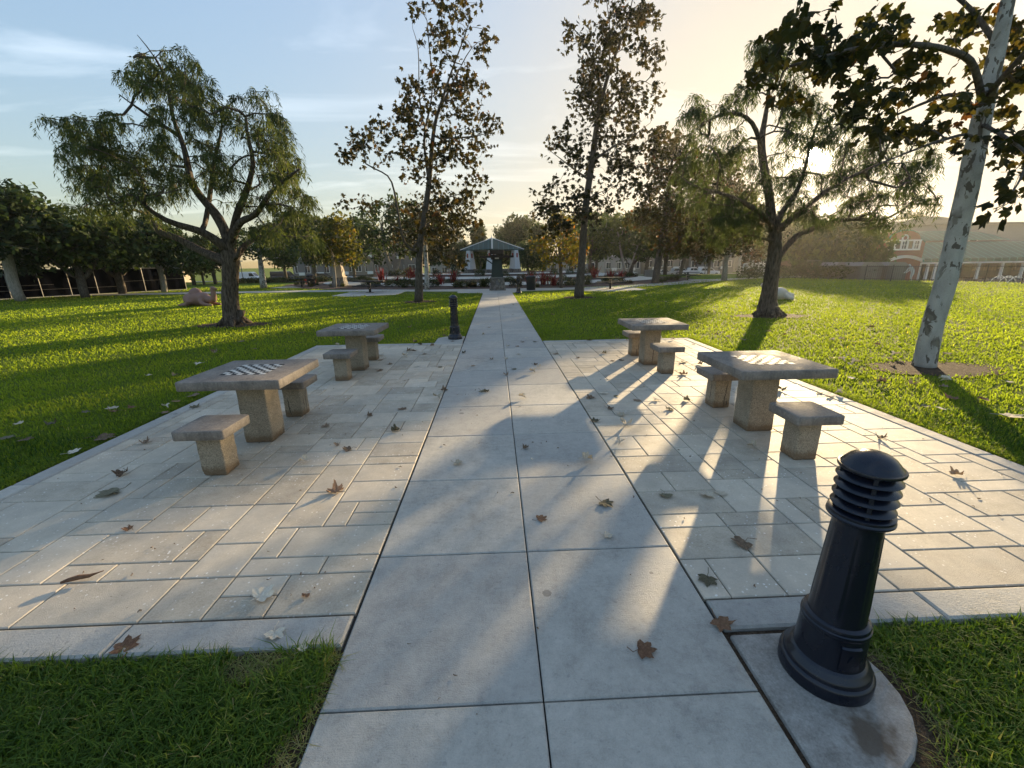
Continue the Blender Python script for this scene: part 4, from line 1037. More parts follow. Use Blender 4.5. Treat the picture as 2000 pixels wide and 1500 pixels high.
for a in [('dark', 20, 587, 6.6, 'dark evergreen tree at the left picture edge, before the fence', 1.1),
  ('dark2', 150, 580.5, 5.6, 'dark tree with a slim brown trunk, second along the screened fence', 1.15),
  ('dark2', 226, 32.0, 5.8, 'dark tree with a low forked trunk before the screened fence', 1.2),
  ('dark', 309, 33.6, 5.4, 'dark round tree with a thick pale trunk at the right fence end', 1.05),
  ('open', 392, 47, 5.6, 'olive tree just right of the screened fence end', .8), ('open', 436, 52, 5.4, 'slim olive tree seen behind the gnarled pepper trunk', .7),
  ('wide', 55, 56, 8.4, 'tall leafy tree showing over the left end of the fence', .9), ('wide', 190, 62, 7.6, 'broad tree behind the fence left of the tan house', .8), ('bushy', 330, 60, 6.2, 'bushy tree behind the fence right of the tan house', 1.),
  ('bushy', 372, 47, 4.6, 'dark bushy tree just past the right end of the screened fence', 1.), ('bushy', 414, 50, 4.4, 'low dark bush behind the pepper trunk, left of the white van', 1.), ('wide', 555, 70, 8.6, 'dense tree shading the dark van on the street', .9), ('wide', 612, 68, 9.5, 'tall open tree behind the left picnic table with the bin', 1.), ('wide', 690, 76, 9.4, 'broad far tree above the left grey apartment', .9),
  ('wide', 835, 74, 9.6, 'far open tree behind the trunk of the left sycamore', 1.), ('tall', 936, 78, 8.6, 'tall narrow olive tree just left of the gazebo roof', .9), ('wide', 1008, 96, 11.4, 'big rounded hazy tree behind the gazebo roof', .75),
  ('bushy', 962, 84, 5.6, 'low dark bush like tree filling the view under the gazebo roof', 1.2), ('bushy', 1030, 80, 5.2, 'low bushy tree right behind the gazebo piers', 1.), ('bushy', 905, 80, 5.4, 'low bushy tree left behind the gazebo piers', 1.), ('wide', 1165, 66, 9.2, 'leafy tree right of the right sycamore, before the pale apartments', .8), ('wide', 1300, 64, 9., 'leafy street tree behind the leaning sycamore', 1.1), ('dark2', 1232, 60, 6.4, 'low dark street tree behind the spreading olive tree', 1.2),
  ('tall', 1052, 90, 9.5, 'narrow tree right behind the gazebo, over the golden tree', 1.), ('wide', 1118, 84, 10.5, 'far rounded tree left of the right sycamore trunk', .8), ('open', 1262, 76, 11., 'tall open tree over the street right of the right sycamore', 1.1),
  ('tall', 1330, 78, 11.2, 'upright tree behind the parked white pickup', 1.2), ('wide', 1385, 84, 11., 'broad hazy tree behind the white parked wagons', .8), ('open', 1452, 74, 10., 'hazy tree rising behind the football goal', 1.1),
  ('wide', 1515, 80, 10., 'hazy far tree right behind the right pepper trunk', .9), ('bushy', 1560, 58, 6.4, 'hazy bush like tree right of the right pepper trunk', 1.), ('bushy', 1606, 50, 5.4, 'round hazy tree above the hedge by the yellow sign', .9),
  ('bushy', 1640, 47, 6.0, 'big rounded hazy tree beside the grey storage sheds', .85), ('wide', 1772, 100, 11.5, 'tall hazy tree behind the school roofs', .6), ('tall', 1700, 104, 10., 'narrow hazy tree behind the brick gable', 1.)]:
    bgtree(*a[:5], wide=a[5])

# ================================================================== GARDEN PLANTS
def blade_plant(name, n, L, w, arch, mat, seed, sp=.12):
    r = np.random.default_rng(seed); mb = MB()
    for k in range(n):
        a = r.uniform(0, 2*PI); t = r.uniform(.05, 1)**.7*arch; l = L*r.uniform(.6, 1.1); o = r.normal(0, sp, 2)
        s = np.linspace(0, 1, 5); th = t*(.35+s*1.0)
        rr = np.cumsum(np.sin(th))*l/5; zz = np.cumsum(np.cos(th))*l/5
        P = np.stack([o[0]+rr*math.cos(a), o[1]+rr*math.sin(a), zz], 1); P = np.concatenate([[[o[0], o[1], -.05]], P])
        sd = np.array([-math.sin(a), math.cos(a), 0]); ww = w*np.array([.6, 1, 1, .8, .55, .05])[:, None]
        V = np.concatenate([P-sd*ww, P+sd*ww]); m = len(P)
        mb.add(V, [(i, i+1, m+i+1, m+i) for i in range(m-1)], np.clip(r.normal(.5, .22), 0, 1))
    return mb
def leaf_ball(n, rx, rz, size, seed, sq=.5):
    r = np.random.default_rng(seed); mb = MB()
    v = r.normal(0, 1, (n, 3)); v[:, 2] = np.abs(v[:, 2])*1.1-.35; v /= np.linalg.norm(v, axis=1)[:, None]; v *= (r.uniform(.55, 1.05, (n, 1)))*(1+.13*np.sin(v[:, :1]*7+seed)*np.sin(v[:, 1:2]*6))
    P = v*[rx, rx, rz]; P[:, 2] += rz*.45
    scatter(mb, OVAL_LEAF, P, rand_rot(n, r, -.2), size*r.uniform(.6, 1.2, n), np.clip(r.normal(.5, .22, n), 0, 1))
    return mb
PL = {}
def plant(kind, x, y, s, label, group, cat='plant'):
    z = gz(x, y)-.03
    if kind not in PL:
        nm, mb, mat = {'flax': ('red_flax', lambda: blade_plant('x', 46, 1.0, .026, 1.0, 0, 1), 'red_leaf'), 'grass': ('tuft_grass', lambda: blade_plant('x', 150, .75, .010, 1.3, 0, 2, .16), 'shrub_leaf'),
          'grey': ('grey_shrub', lambda: leaf_ball(520, .48, .36, .11, 3), 'grey_leaf'), 'ball': ('round_shrub', lambda: leaf_ball(700, .48, .5, .10, 4), 'shrub_leaf'), 'low': ('low_shrub', lambda: leaf_ball(560, .62, .38, .13, 5), 'shrub_leaf'), 'rust': ('rusty_shrub', lambda: leaf_ball(420, .5, .34, .12, 6), 'sycamore_leaf')}[kind]
        o = tag(mb().build(nm, MATS[mat]), label, cat, group); PL[kind] = o
    else:
        o = dup(PL[kind])
    o.location = (x, y, z); o.rotation_euler = (0, 0, random.uniform(0, 6.28)); o.scale = (s, s, s*random.uniform(.85, 1.15)); o['label'] = label; o['group'] = group
    return o
pr = np.random.default_rng(77)
LAB = {'flax': ('spiky red flax plant in the garden beds', 'red flax plants of the garden'), 'grass': ('green tufted grass clump in the garden beds', 'green grass clumps of the garden'), 'grey': ('pale grey green low shrub edging a gravel path', 'grey shrubs of the garden'),
  'ball': ('clipped dark round shrub near the gazebo', 'round shrubs by the gazebo'), 'low': ('low spreading dark shrub in the mulch', 'low shrubs of the garden'), 'rust': ('rusty brown low shrub in the mulch', 'rusty shrubs of the garden')}
def put(kind, a, r, s):
    plant(kind, MX+r*math.cos(a)*1.25, MY+r*math.sin(a), s, *LAB[kind])
for k in range(26):
    a = R_(188+164*(k+pr.uniform(-.3, .3))/25)
    put(pr.choice(['low', 'grass', 'grass', 'flax', 'rust', 'low']), a, pr.uniform(14.6, 16.2), pr.uniform(.5, .85))
for k in range(22):
    a = R_(190+160*(k+pr.uniform(-.3, .3))/21)
    put(pr.choice(['grey', 'grey', 'flax', 'low', 'rust']), a, pr.uniform(10.9, 12.3), pr.uniform(.6, .95))
for k in range(14):
    a = R_(192+156*k/13); put('ball', a, pr.uniform(8.0, 9.2), pr.uniform(.75, 1.1))
for k, (px, D) in enumerate([(745, 38.5), (1212, 39), (1192, 38), (1160, 40), (858, 35.2), (886, 36), (1036, 32.8), (1062, 34.5), (1082, 33.8), (805, 40)]):
    p = up(px, 550, D); plant('flax', p[0], p[1], 1.25, *LAB['flax'])
for px, D, k in [(735, 36, 'grass'), (765, 35.5, 'low'), (790, 35, 'low'), (812, 34.6, 'grass'), (842, 34.2, 'low'), (900, 33.2, 'low'), (925, 33.4, 'grass'), (944, 33.2, 'grass'), (956, 33.4, 'low'), (1008, 33.2, 'rust'), (1124, 34, 'grass'), (1147, 34.4, 'grass'), (1105, 34, 'low'), (1182, 36.6, 'grass'), (1203, 36, 'low'), (720, 37, 'grass')]:
    p = up(px, 550, D); plant(k, p[0], p[1], 1.1, *LAB[k])

# ================================================================== GAZEBO AND ENTRANCE PILLARS
gzb = thing('gazebo', 'gazebo with green pyramid roof and white tapered piers on the garden mound', 'gazebo', (MX, MY, .80))
rf = MB(); A = [(3.45*math.cos(R_(a)), 3.45*math.sin(R_(a))) for a in (-90, 0, 90, 180)]
rf.add([(x, y, 2.38) for x, y in A]+[(0, 0, 3.58)]+[(x, y, 2.28) for x, y in A], [(0, 1, 4), (1, 2, 4), (2, 3, 4), (3, 0, 4), (5, 6, 1, 0), (6, 7, 2, 1), (7, 8, 3, 2), (8, 5, 0, 3), (8, 7, 6, 5)])
roof = rf.build('roof', MATS['gazebo_roof'], gzb)
for x, y in A:
    MB().tube([(0, 0, 3.60), (x*.5, y*.5, 3.0), (x*1.0, y*1.0, 2.40)], .05, 6).build('ridge_cap', MATS['white_trim'], roof)
MB().lathe([(.1, 3.55), (.06, 3.7), (.02, 3.95)], n=8).build('finial', MATS['white_trim'], roof)
for a in (166, 200, -20, 14, 268, 90):
    r = 2.55; c = (r*math.cos(R_(a)), r*math.sin(R_(a)))
    MB().frus(c, (.52, .52), (.46, .46), -.1, .38, rot=R_(45)).build('stone_base', MATS['field_stone'], gzb, bevel=.02)
    p = MB().frus(c, (.44, .44), (.25, .25), .38, 2.30, rot=R_(45)).build('pier', MATS['white_stucco'], gzb, bevel=.015)
    for s in (-1, 1):
        nrm = np.array([math.cos(R_(-90+45*s)), math.sin(R_(-90+45*s)), 0]); q = np.array([c[0], c[1], 0])+nrm*.325
        M = np.array([[-nrm[1], nrm[0], 0, q[0]], [nrm[0], nrm[1], 0, q[1]], [0, 0, 1, 0]])
        MB().box(-.09, .09, -.02, .02, 1.55, 2.0, M=M).build('plaque', MATS['red_paint'], p)
for a0, a1 in ((200, 262), (274, 340)):
    pts = [(2.5*math.cos(R_(a)), 2.5*math.sin(R_(a))) for a in np.linspace(a0, a1, 2)]
    d = np.array(pts[1])-pts[0]; L = np.linalg.norm(d); an = math.atan2(d[1], d[0]); m = (np.array(pts[0])+pts[1])/2
    M = np.array([[math.cos(an), -math.sin(an), 0, m[0]], [math.sin(an), math.cos(an), 0, m[1]], [0, 0, 1, 0]])
    MB().box(-L/2+.5, L/2-.5, -.16, .16, -.1, .42, M=M).build('low_wall', MATS['field_stone'], gzb)
MB().box(-1.7, 1.7, -1.7, 1.7, -.1, .06).build('floor', MATS['gravel'], gzb)

def entry_pillar(loc, label, mat, arms=True, s=1.):
    t = thing('entrance_pillar', label, 'pillar', loc)
    MB().frus((0, 0), (.56, .56), (.45, .45), 0, .80).build('stone_base', MATS['field_stone'], t, bevel=.03)
    MB().box(-.50, .50, -.50, .50, .80, .88).build('cap_stone', MATS['galvanised' if arms else 'tan_stucco'], t, bevel=.015)
    MB().frus((0, 0), (.405, .405), (.31, .31), .88, 2.02).build('shaft', MATS[mat], t, bevel=.012)
    if arms:
        hd = MB().box(-.40, .40, -.40, .40, 2.02, 2.32).build('head', MATS['dark_wood'], t, bevel=.01)
        for y in (-.47, .47): MB().box(-1.12, 1.12, y-.05, y+.05, 2.14, 2.26).build('beam', MATS['dark_wood'], t, bevel=.012)
        for x in (-.62, -.42, .42, .62): MB().box(x-.04, x+.04, -.75, .75, 2.263, 2.36).build('rafter', MATS['dark_wood'], t, bevel=.01)
        MB().box(-.46, .46, -.46, .46, 2.363, 2.62).build('head', MATS['dark_wood'], t, bevel=.01)
        MB().box(-.135, .135, -.412, -.403, 2.055, 2.16).build('sign_plate', MATS['white_trim'], t)
        for s_ in (-1, 1): MB().tube([(s_*.31, -.1, 1.75), (s_*.6, -.1, 1.95), (s_*.85, -.1, 2.14)], .04, 6).build('brace', MATS['dark_wood'], t)
    else:
        MB().box(-.36, .36, -.36, .36, 2.02, 2.12).build('head', MATS[mat], t, bevel=.02)
    return t
entry_pillar((.17, 29.75, -.02), 'green entrance pillar with stone foot and dark pergola arms at the path end', 'green_paint')
p = up(665, 560, 37.5); entry_pillar((p[0], p[1], -.02), 'tan stone pillar standing behind the young golden brown tree', 'tan_stucco', False)

# ================================================================== PARK FURNITURE
def picnic_table(px, D, label, rz):
    p = up(px, 560, D)
    t = thing('picnic_table', label, 'picnic table', (p[0], p[1], -.006), rz, 'dark pedestal picnic tables')
    m = MATS['dark_metal']
    MB().box(-.95, .95, -.38, .38, .70, .755).build('table_top', m, t, bevel=.015)
    MB().box(-.07, .07, -.07, .07, .012, .70).build('post', m, t, bevel=.01)
    MB().box(-.25, .25, -.25, .25, 0, .014).build('base_plate', m, t)
    for s in (-1, 1):
        MB().box(-.95, .95, s*.72-.14, s*.72+.14, .42, .465).build('bench', m, t, bevel=.012)
        MB().tube([(0, s*.07, .25), (0, s*.5, .27), (0, s*.72, .42)], .035, 6).build('arm', m, t)
    return t
picnic_table(722, 29.0, 'dark picnic table on a concrete pad left of the left sycamore', .12)
picnic_table(590, 38.6, 'dark picnic table beside the black bin, farther left', .05)
picnic_table(1192, 29.2, 'dark picnic table right of the right sycamore trunk', -.3)
picnic_table(1341, 40.5, 'dark picnic table on the rise before the parked white cars', -.15)
picnic_table(708, 48, 'farthest small picnic table behind the left garden walk', .1)
def litter_bin(px, D, label, s=1.):
    p = up(px, 560, D)
    t = thing('litter_bin', label, 'litter bin', (p[0], p[1], -.01), 0, 'black litter bins')
    MB().lathe([(.29, 0), (.30, .02), (.315, .75), (.325, .76), (.325, .80), (.31, .81)], n=24, mod=lambda a, i: 1+.012*np.sign(np.sin(a*24))).build('body', MATS['dark_metal'], t)
    MB().lathe([(.33, .80), (.335, .84), (.29, .90), (.18, .94)], n=24).build('lid', MATS['dark_metal'], t, smooth='auto')
    t.scale = (s, s, s)
    return t
litter_bin(1037, 29.2, 'round black litter bin right of the green pillar')
litter_bin(609, 39.6, 'black litter bin beside the far left picnic table', 1.1)
p = up(1272, 540, 46)
t = thing('utility_box', 'grey utility box on the lawn left of the leaning sycamore trunk', 'utility box', (p[0], p[1], -.03))
MB().box(-.62, .62, -.4, .4, 0, .86).build('cabinet', MATS['galvanised'], t, bevel=.02); MB().box(-.66, .66, -.44, .44, .86, .92).build('lid', MATS['galvanised'], t, bevel=.01)

# ================================================================== STATUES
def remesh_obj(mb, name, mat, vox, parent=None, sm=6):
    o = mb.build(name, MATS[mat])
    r = o.modifiers.new('r', 'REMESH'); r.mode = 'VOXEL'; r.voxel_size = vox
    s = o.modifiers.new('s', 'SMOOTH'); s.iterations = sm; s.factor = .5
    dg = bpy.context.evaluated_depsgraph_get(); me = bpy.data.meshes.new_from_object(o.evaluated_get(dg))
    o.modifiers.clear(); o.data = me; me.polygons.foreach_set('use_smooth', np.ones(len(me.polygons), bool))
    if not me.materials: me.materials.append(MATS[mat])
    return o
cmb = MB()
cmb.sphere((-.05, 0, .36), (.62, .36, .36)).sphere((.30, 0, .36), (.38, .33, .34)).sphere((-.10, 0, .62), (.36, .24, .30)).sphere((-.08, 0, .76), (.21, .16, .17)).sphere((-.48, 0, .34), (.34, .34, .32))
cmb.tube([(.55, 0, .36), (.78, 0, .30), (.94, 0, .36), (1.0, 0, .56), (.99, 0, .76), (.97, 0, .86)], [.21, .19, .17, .135, .11, .10], 10)
cmb.sphere((1.02, 0, .90), (.13, .095, .095)).tube([(1.02, 0, .90), (1.16, 0, .87), (1.25, 0, .83)], [.09, .075, .06], 8)
for s in (-1, 1):
    cmb.tube([(.93, s*.06, .96), (.90, s*.11, 1.0)], [.035, .012], 6)
    cmb.tube([(-.35, s*.25, .34), (-.18, s*.38, .20), (-.38, s*.40, .10), (-.78, s*.36, .07), (-.92, s*.36, .06)], [.20, .16, .11, .075, .06], 8)
    cmb.tube([(.42, s*.24, .30), (.52, s*.32, .16), (.72, s*.30, .09), (.95, s*.26, .07), (1.06, s*.26, .07)], [.15, .11, .09, .07, .06], 8)
cmb.tube([(-.76, 0, .40), (-.88, .05, .28), (-.92, .08, .14)], [.05, .035, .03], 6)
cam_o = remesh_obj(cmb, 'camel_statue', 'camel_stone', .028)
p = gp(390, 596); cam_o.location = (p[0], p[1], -.035); cam_o.rotation_euler = (0, 0, R_(-14)); cam_o.scale = (.93, .93, .93)
tag(cam_o, 'pinkish brown stone camel lying on the left lawn', 'statue')
wmb = MB()
wmb.sphere((0, 0, .34), (.62, .36, .34)).sphere((-.42, 0, .50), (.34, .30, .26)).sphere((.55, 0, .22), (.36, .26, .22)).sphere((.86, 0, .20), (.18, .16, .17)).tube([(-.5, 0, .55), (-.8, 0, .72), (-.98, 0, .78)], [.26, .2, .15], 10).sphere((-1.06, 0, .80), (.2, .14, .14))
for s in (-1, 1): wmb.tube([(.3, s*.26, .24), (.6, s*.3, .12), (.92, s*.24, .08)], [.16, .12, .08], 8); wmb.tube([(-.45, s*.24, .3), (-.62, s*.3, .12), (-1.0, s*.24, .08)], [.14, .1, .08], 8)
wo = remesh_obj(wmb, 'animal_statue', 'white_stone', .03)
p = gp(1519, 584); wo.location = (p[0], p[1], -.035); wo.rotation_euler = (0, 0, R_(-8)); wo.scale = (.66, .66, .82)
tag(wo, 'white stone resting animal half hidden behind the right pepper trunk', 'statue')

# ================================================================== LEFT FENCE
A = gp(-45, 587); B = gp(364, 565); A[2] = B[2] = 0; d = B-A; L = np.linalg.norm(d); an = math.atan2(d[1], d[0])
t = thing('screened_fence', 'chain link fence with dark windscreen cloth along the left lawn', 'fence', (A[0], A[1], -.03), an)
npost = 8
for k in range(npost+1):
    x = L*k/npost
    MB().lathe([(.026, 0), (.026, 1.86 if k < npost else 2.3), (.015, 1.9 if k < npost else 2.33)], (x, -.03, 0), 8).build('post', MATS['galvanised'], t, smooth='auto')
MB().tube([(0, 0, 1.80), (L, 0, 1.80)], .025, 6).build('top_rail', MATS['galvanised'], t)
sc = MB(); ns = 60
xs = np.linspace(.0, L, ns); zs = np.linspace(.06, 1.78, 8); V = [(x, .03+.025*math.sin(x*3.1+z*2)+.02*math.sin(x*7.3), z) for z in zs for x in xs]
i = (np.arange(7)[:, None]*ns+np.arange(ns-1)[None]).ravel()
sc.add(V, np.stack([i, i+1, i+ns+1, i+ns], 1)).build('screen', MATS['screen_cloth'], t, smooth=True)
for x0, x1, z in ((.2, 3.6, .80), (.2, L*.62, .50), (L*.62, L*.85, .86), (L*.85, L, .92)):
    MB().tube([(x0, -.035, z), (x1, -.035, z+.02)], .010, 5).build('mid_rail', MATS['galvanised'], t)
MB().box(0, L, -.12, .12, -.05, .05).build('footing', MATS['path_concrete'], t)

# ================================================================== RIGHT FENCE, SHEDS, GOAL, HEDGE
A = gp(2075, 555); B = gp(1688, 547.5); A[2] = B[2] = 0; d = B-A; L = np.linalg.norm(d); an = math.atan2(d[1], d[0])
t = thing('metal_fence', 'low black metal picket fence between the right lawn and the school', 'fence', (A[0], A[1], -.03), an)
for k in range(7):
    x = L*k/6; MB().box(x-.03, x+.03, -.03, .03, 0, 1.26).build('post', MATS['dark_metal'], t)
for z in (.15, 1.1): MB().box(0, L, -.018, .018, z, z+.035).build('rail', MATS['dark_metal'], t)
for k in range(6):
    mb = MB(); x0 = L*k/6
    for q in np.arange(.13, L/6-.05, .13): mb.box(x0+q-.008, x0+q+.008, -.034, -.02, .06, 1.22)
    mb.build('picket_panel', MATS['dark_metal'], t)
def shed(px0, px1, D, label, sgn):
    a, b = up(px0, 512, D), up(px1, 512, D); w = b[0]-a[0]; c = (a+b)/2; z = lawn_z(c[0], c[1]); h = c[2]-z
    t = thing('storage_shed', label, 'shed', (c[0], c[1], z), 0, 'grey storage sheds behind the fence')
    MB().frus((0, .9), (w/2, .9), (w/2, .9), 0, h-.30).build('wall', MATS['shed_panel'], t)
    MB().prism([(-w/2-.1, h-.30), (w/2+.1, h-.30), (w*.28, h), (-w*.42, h)], -.08, 1.9).build('roof', MATS['galvanised'], t, recalc=True)
    for s in (-1, 1): MB().box(s*w*.15-w*.14, s*w*.15+w*.14, -.03, 0, .05, h-.36).build('door', MATS['grey_siding'], t, bevel=.01)
    return t
shed(1684, 1727, 37.5, 'grey storage shed with pale roof edge, left of the pair', 1)
shed(1736, 1776, 37.5, 'grey storage shed before the school arch, right of the pair', 1)
shed(1634, 1676, 39.5, 'low darker grey shed under the big rounded hazy tree', 1)
p = up(1470, 540, 50)
t = thing('football_goal', 'small white football goal with net behind the hedge', 'goal', (p[0], p[1], -.03))
for x in (-1.2, 1.2): MB().tube([(x, 0, 0), (x, 0, 1.35)], .05, 6).build('post', MATS['white_trim'], t); MB().tube([(x, 0, 1.35), (x, .8, .02)], .03, 5).build('stay', MATS['white_trim'], t)
MB().tube([(-1.25, 0, 1.35), (1.25, 0, 1.35)], .05, 6).build('crossbar', MATS['white_trim'], t)
nm = MB()
for k in range(21): nm.tube([(-1.2+.12*k, 0, 1.33), (-1.2+.12*k, .8, .02)], .008, 3)
for k in range(12): nm.tube([(-1.2, .8*k/11, 1.33-1.31*k/11), (1.2, .8*k/11, 1.33-1.31*k/11)], .008, 3)
nm.build('net', MATS['net'], t)
def hedge(px0, px1, D0, D1, h, label):
    a, b = up(px0, 540, D0), up(px1, 540, D1); r = np.random.default_rng(int(px0)); mb = MB(); L = np.linalg.norm((b-a)[:2]); n = int(L*330)
    s = r.random(n); P = a+(b-a)*s[:, None]; P[:, 0] += r.normal(0, .3, n); P[:, 1] += r.normal(0, .4, n); P[:, 2] = r.uniform(0, 1, n)**.8*h*(1+.12*np.sin(s*40)+.1*np.sin(s*93))
    scatter(mb, OVAL_LEAF, P, rand_rot(n, r, .1), .24*r.uniform(.6, 1.2, n), np.clip(r.normal(.45, .2, n), 0, 1))
    c = (a+b)/2; c[2] = 0
    mb.V = [v-c for v in mb.V]
    o = mb.build('hedge', MATS['shrub_leaf']); o.location = (c[0], c[1], -.03)
    return tag(o, label, 'hedge')
hedge(1445, 1560, 43, 42, 1.05, 'hazy low hedge behind the right lawn, left of the pepper trunk')
hedge(1548, 1690, 42, 38, 1.15, 'hazy hedge between the right pepper trunk and the grey sheds')
hedge(455, 640, 50, 51, .5, 'low dark hedge along the street before the vans')
p = up(1573, 525, 45)
t = thing('road_sign', 'yellow diamond road sign on a post above the right hedge', 'sign', (p[0], p[1], -.03))
MB().tube([(0, 0, 0), (0, 0, 1.85)], .03, 6).build('post', MATS['galvanised'], t)
MB().frus((0, 0), (.26, .26), (.26, .26), 0, .02, rot=R_(45)).build('plate', MATS['yellow_sign'], t)
pl = t.children[1]; pl.rotation_euler = (R_(90), 0, 0); pl.location = (0, -.05, 1.6)
for px, D, h, lab in ((1418, 58, 3.1, 'thin pale lamp post right behind the pale trunked sycamore'), (1376, 60, 4.2, 'tall pale utility post behind the white parked wagon'), (474, 62, 3.0, 'thin white post standing in front of the white van')):
    p = up(px, 540, D); t = thing('street_post', lab, 'post', (p[0], p[1], float(lawn_z(p[0], p[1]))))
    MB().lathe([(.09, 0), (.06, .3), (.05, h)], n=8).build('pole', MATS['galvanised'], t); MB().box(-.35, .35, -.06, .06, h-.28, h-.16).build('cross_arm', MATS['galvanised'], t)
p = up(1985, 552, 33); z = lawn_z(p[0], p[1])
t = thing('play_arch', 'white tubular climbing arch behind the right fence', 'climbing frame', (p[0], p[1], z))
for k in range(3):
    a = np.linspace(0, PI, 12); MB().tube(np.stack([np.cos(a)*1.0, np.full(12, k*.6), np.sin(a)*1.55], 1), .035, 6).build('hoop', MATS['white_trim'], t)
for q in (.5, 1.2, 1.95, 2.65): MB().tube([(math.cos(q), 0, math.sin(q)*1.55), (math.cos(q), 1.2, math.sin(q)*1.55)], .02, 5).build('rung', MATS['white_trim'], t)
# a person bending down behind the fence
def skin_person(name, joints, edges, rad, mat, loc, rz):
    me = bpy.data.meshes.new(name); me.from_pydata(joints, edges, []); o = bpy.data.objects.new(name, me); C.objects.link(o)
    o.modifiers.new('s', 'SKIN'); sd = me.skin_vertices[0].data
    for v, r in zip(sd, rad): v.radius = (r, r)
    sd[0].use_root = True
    o.modifiers.new('u', 'SUBSURF').levels = 1
    me2 = bpy.data.meshes.new_from_object(o.evaluated_get(bpy.context.evaluated_depsgraph_get())); bpy.data.objects.remove(o)
    me2.materials.append(MATS[mat]); me2.polygons.foreach_set('use_smooth', np.ones(len(me2.polygons), bool))
    q = bpy.data.objects.new(name, me2); C.objects.link(q); q.location = loc; q.rotation_euler = (0, 0, rz)
    return q
p = up(1781, 540, 36); z = float(lawn_z(p[0], p[1]))
J = [(0, 0, .86), (.06, 0, 1.06), (.20, 0, 1.24), (.26, 0, 1.34), (.32, 0, 1.42), (.36, 0, 1.53), (0, .10, .84), (.10, .11, .46), (0, .11, .06), (.14, .11, .03), (0, -.10, .84), (.02, -.11, .45), (-.12, -.11, .07), (.02, -.11, .03), (.22, .20, 1.25), (.36, .22, 1.0), (.50, .16, .84), (.57, .15, .78), (.22, -.20, 1.25), (.34, -.22, .98), (.48, -.14, .84), (.55, -.13, .78)]
Ed = [(0, 1), (1, 2), (2, 3), (3, 4), (4, 5), (0, 6), (6, 7), (7, 8), (8, 9), (0, 10), (10, 11), (11, 12), (12, 13), (2, 14), (14, 15), (15, 16), (16, 17), (2, 18), (18, 19), (19, 20), (20, 21)]
Rd = [.14, .13, .15, .06, .08, .085, .09, .065, .045, .04, .09, .065, .045, .04, .06, .045, .035, .03, .06, .045, .035, .03]
per = skin_person('person', J, Ed, Rd, 'pale_cloth', (p[0], p[1], z), R_(160))
tag(per, 'person in pale clothes leaning forward behind the right fence', 'person')

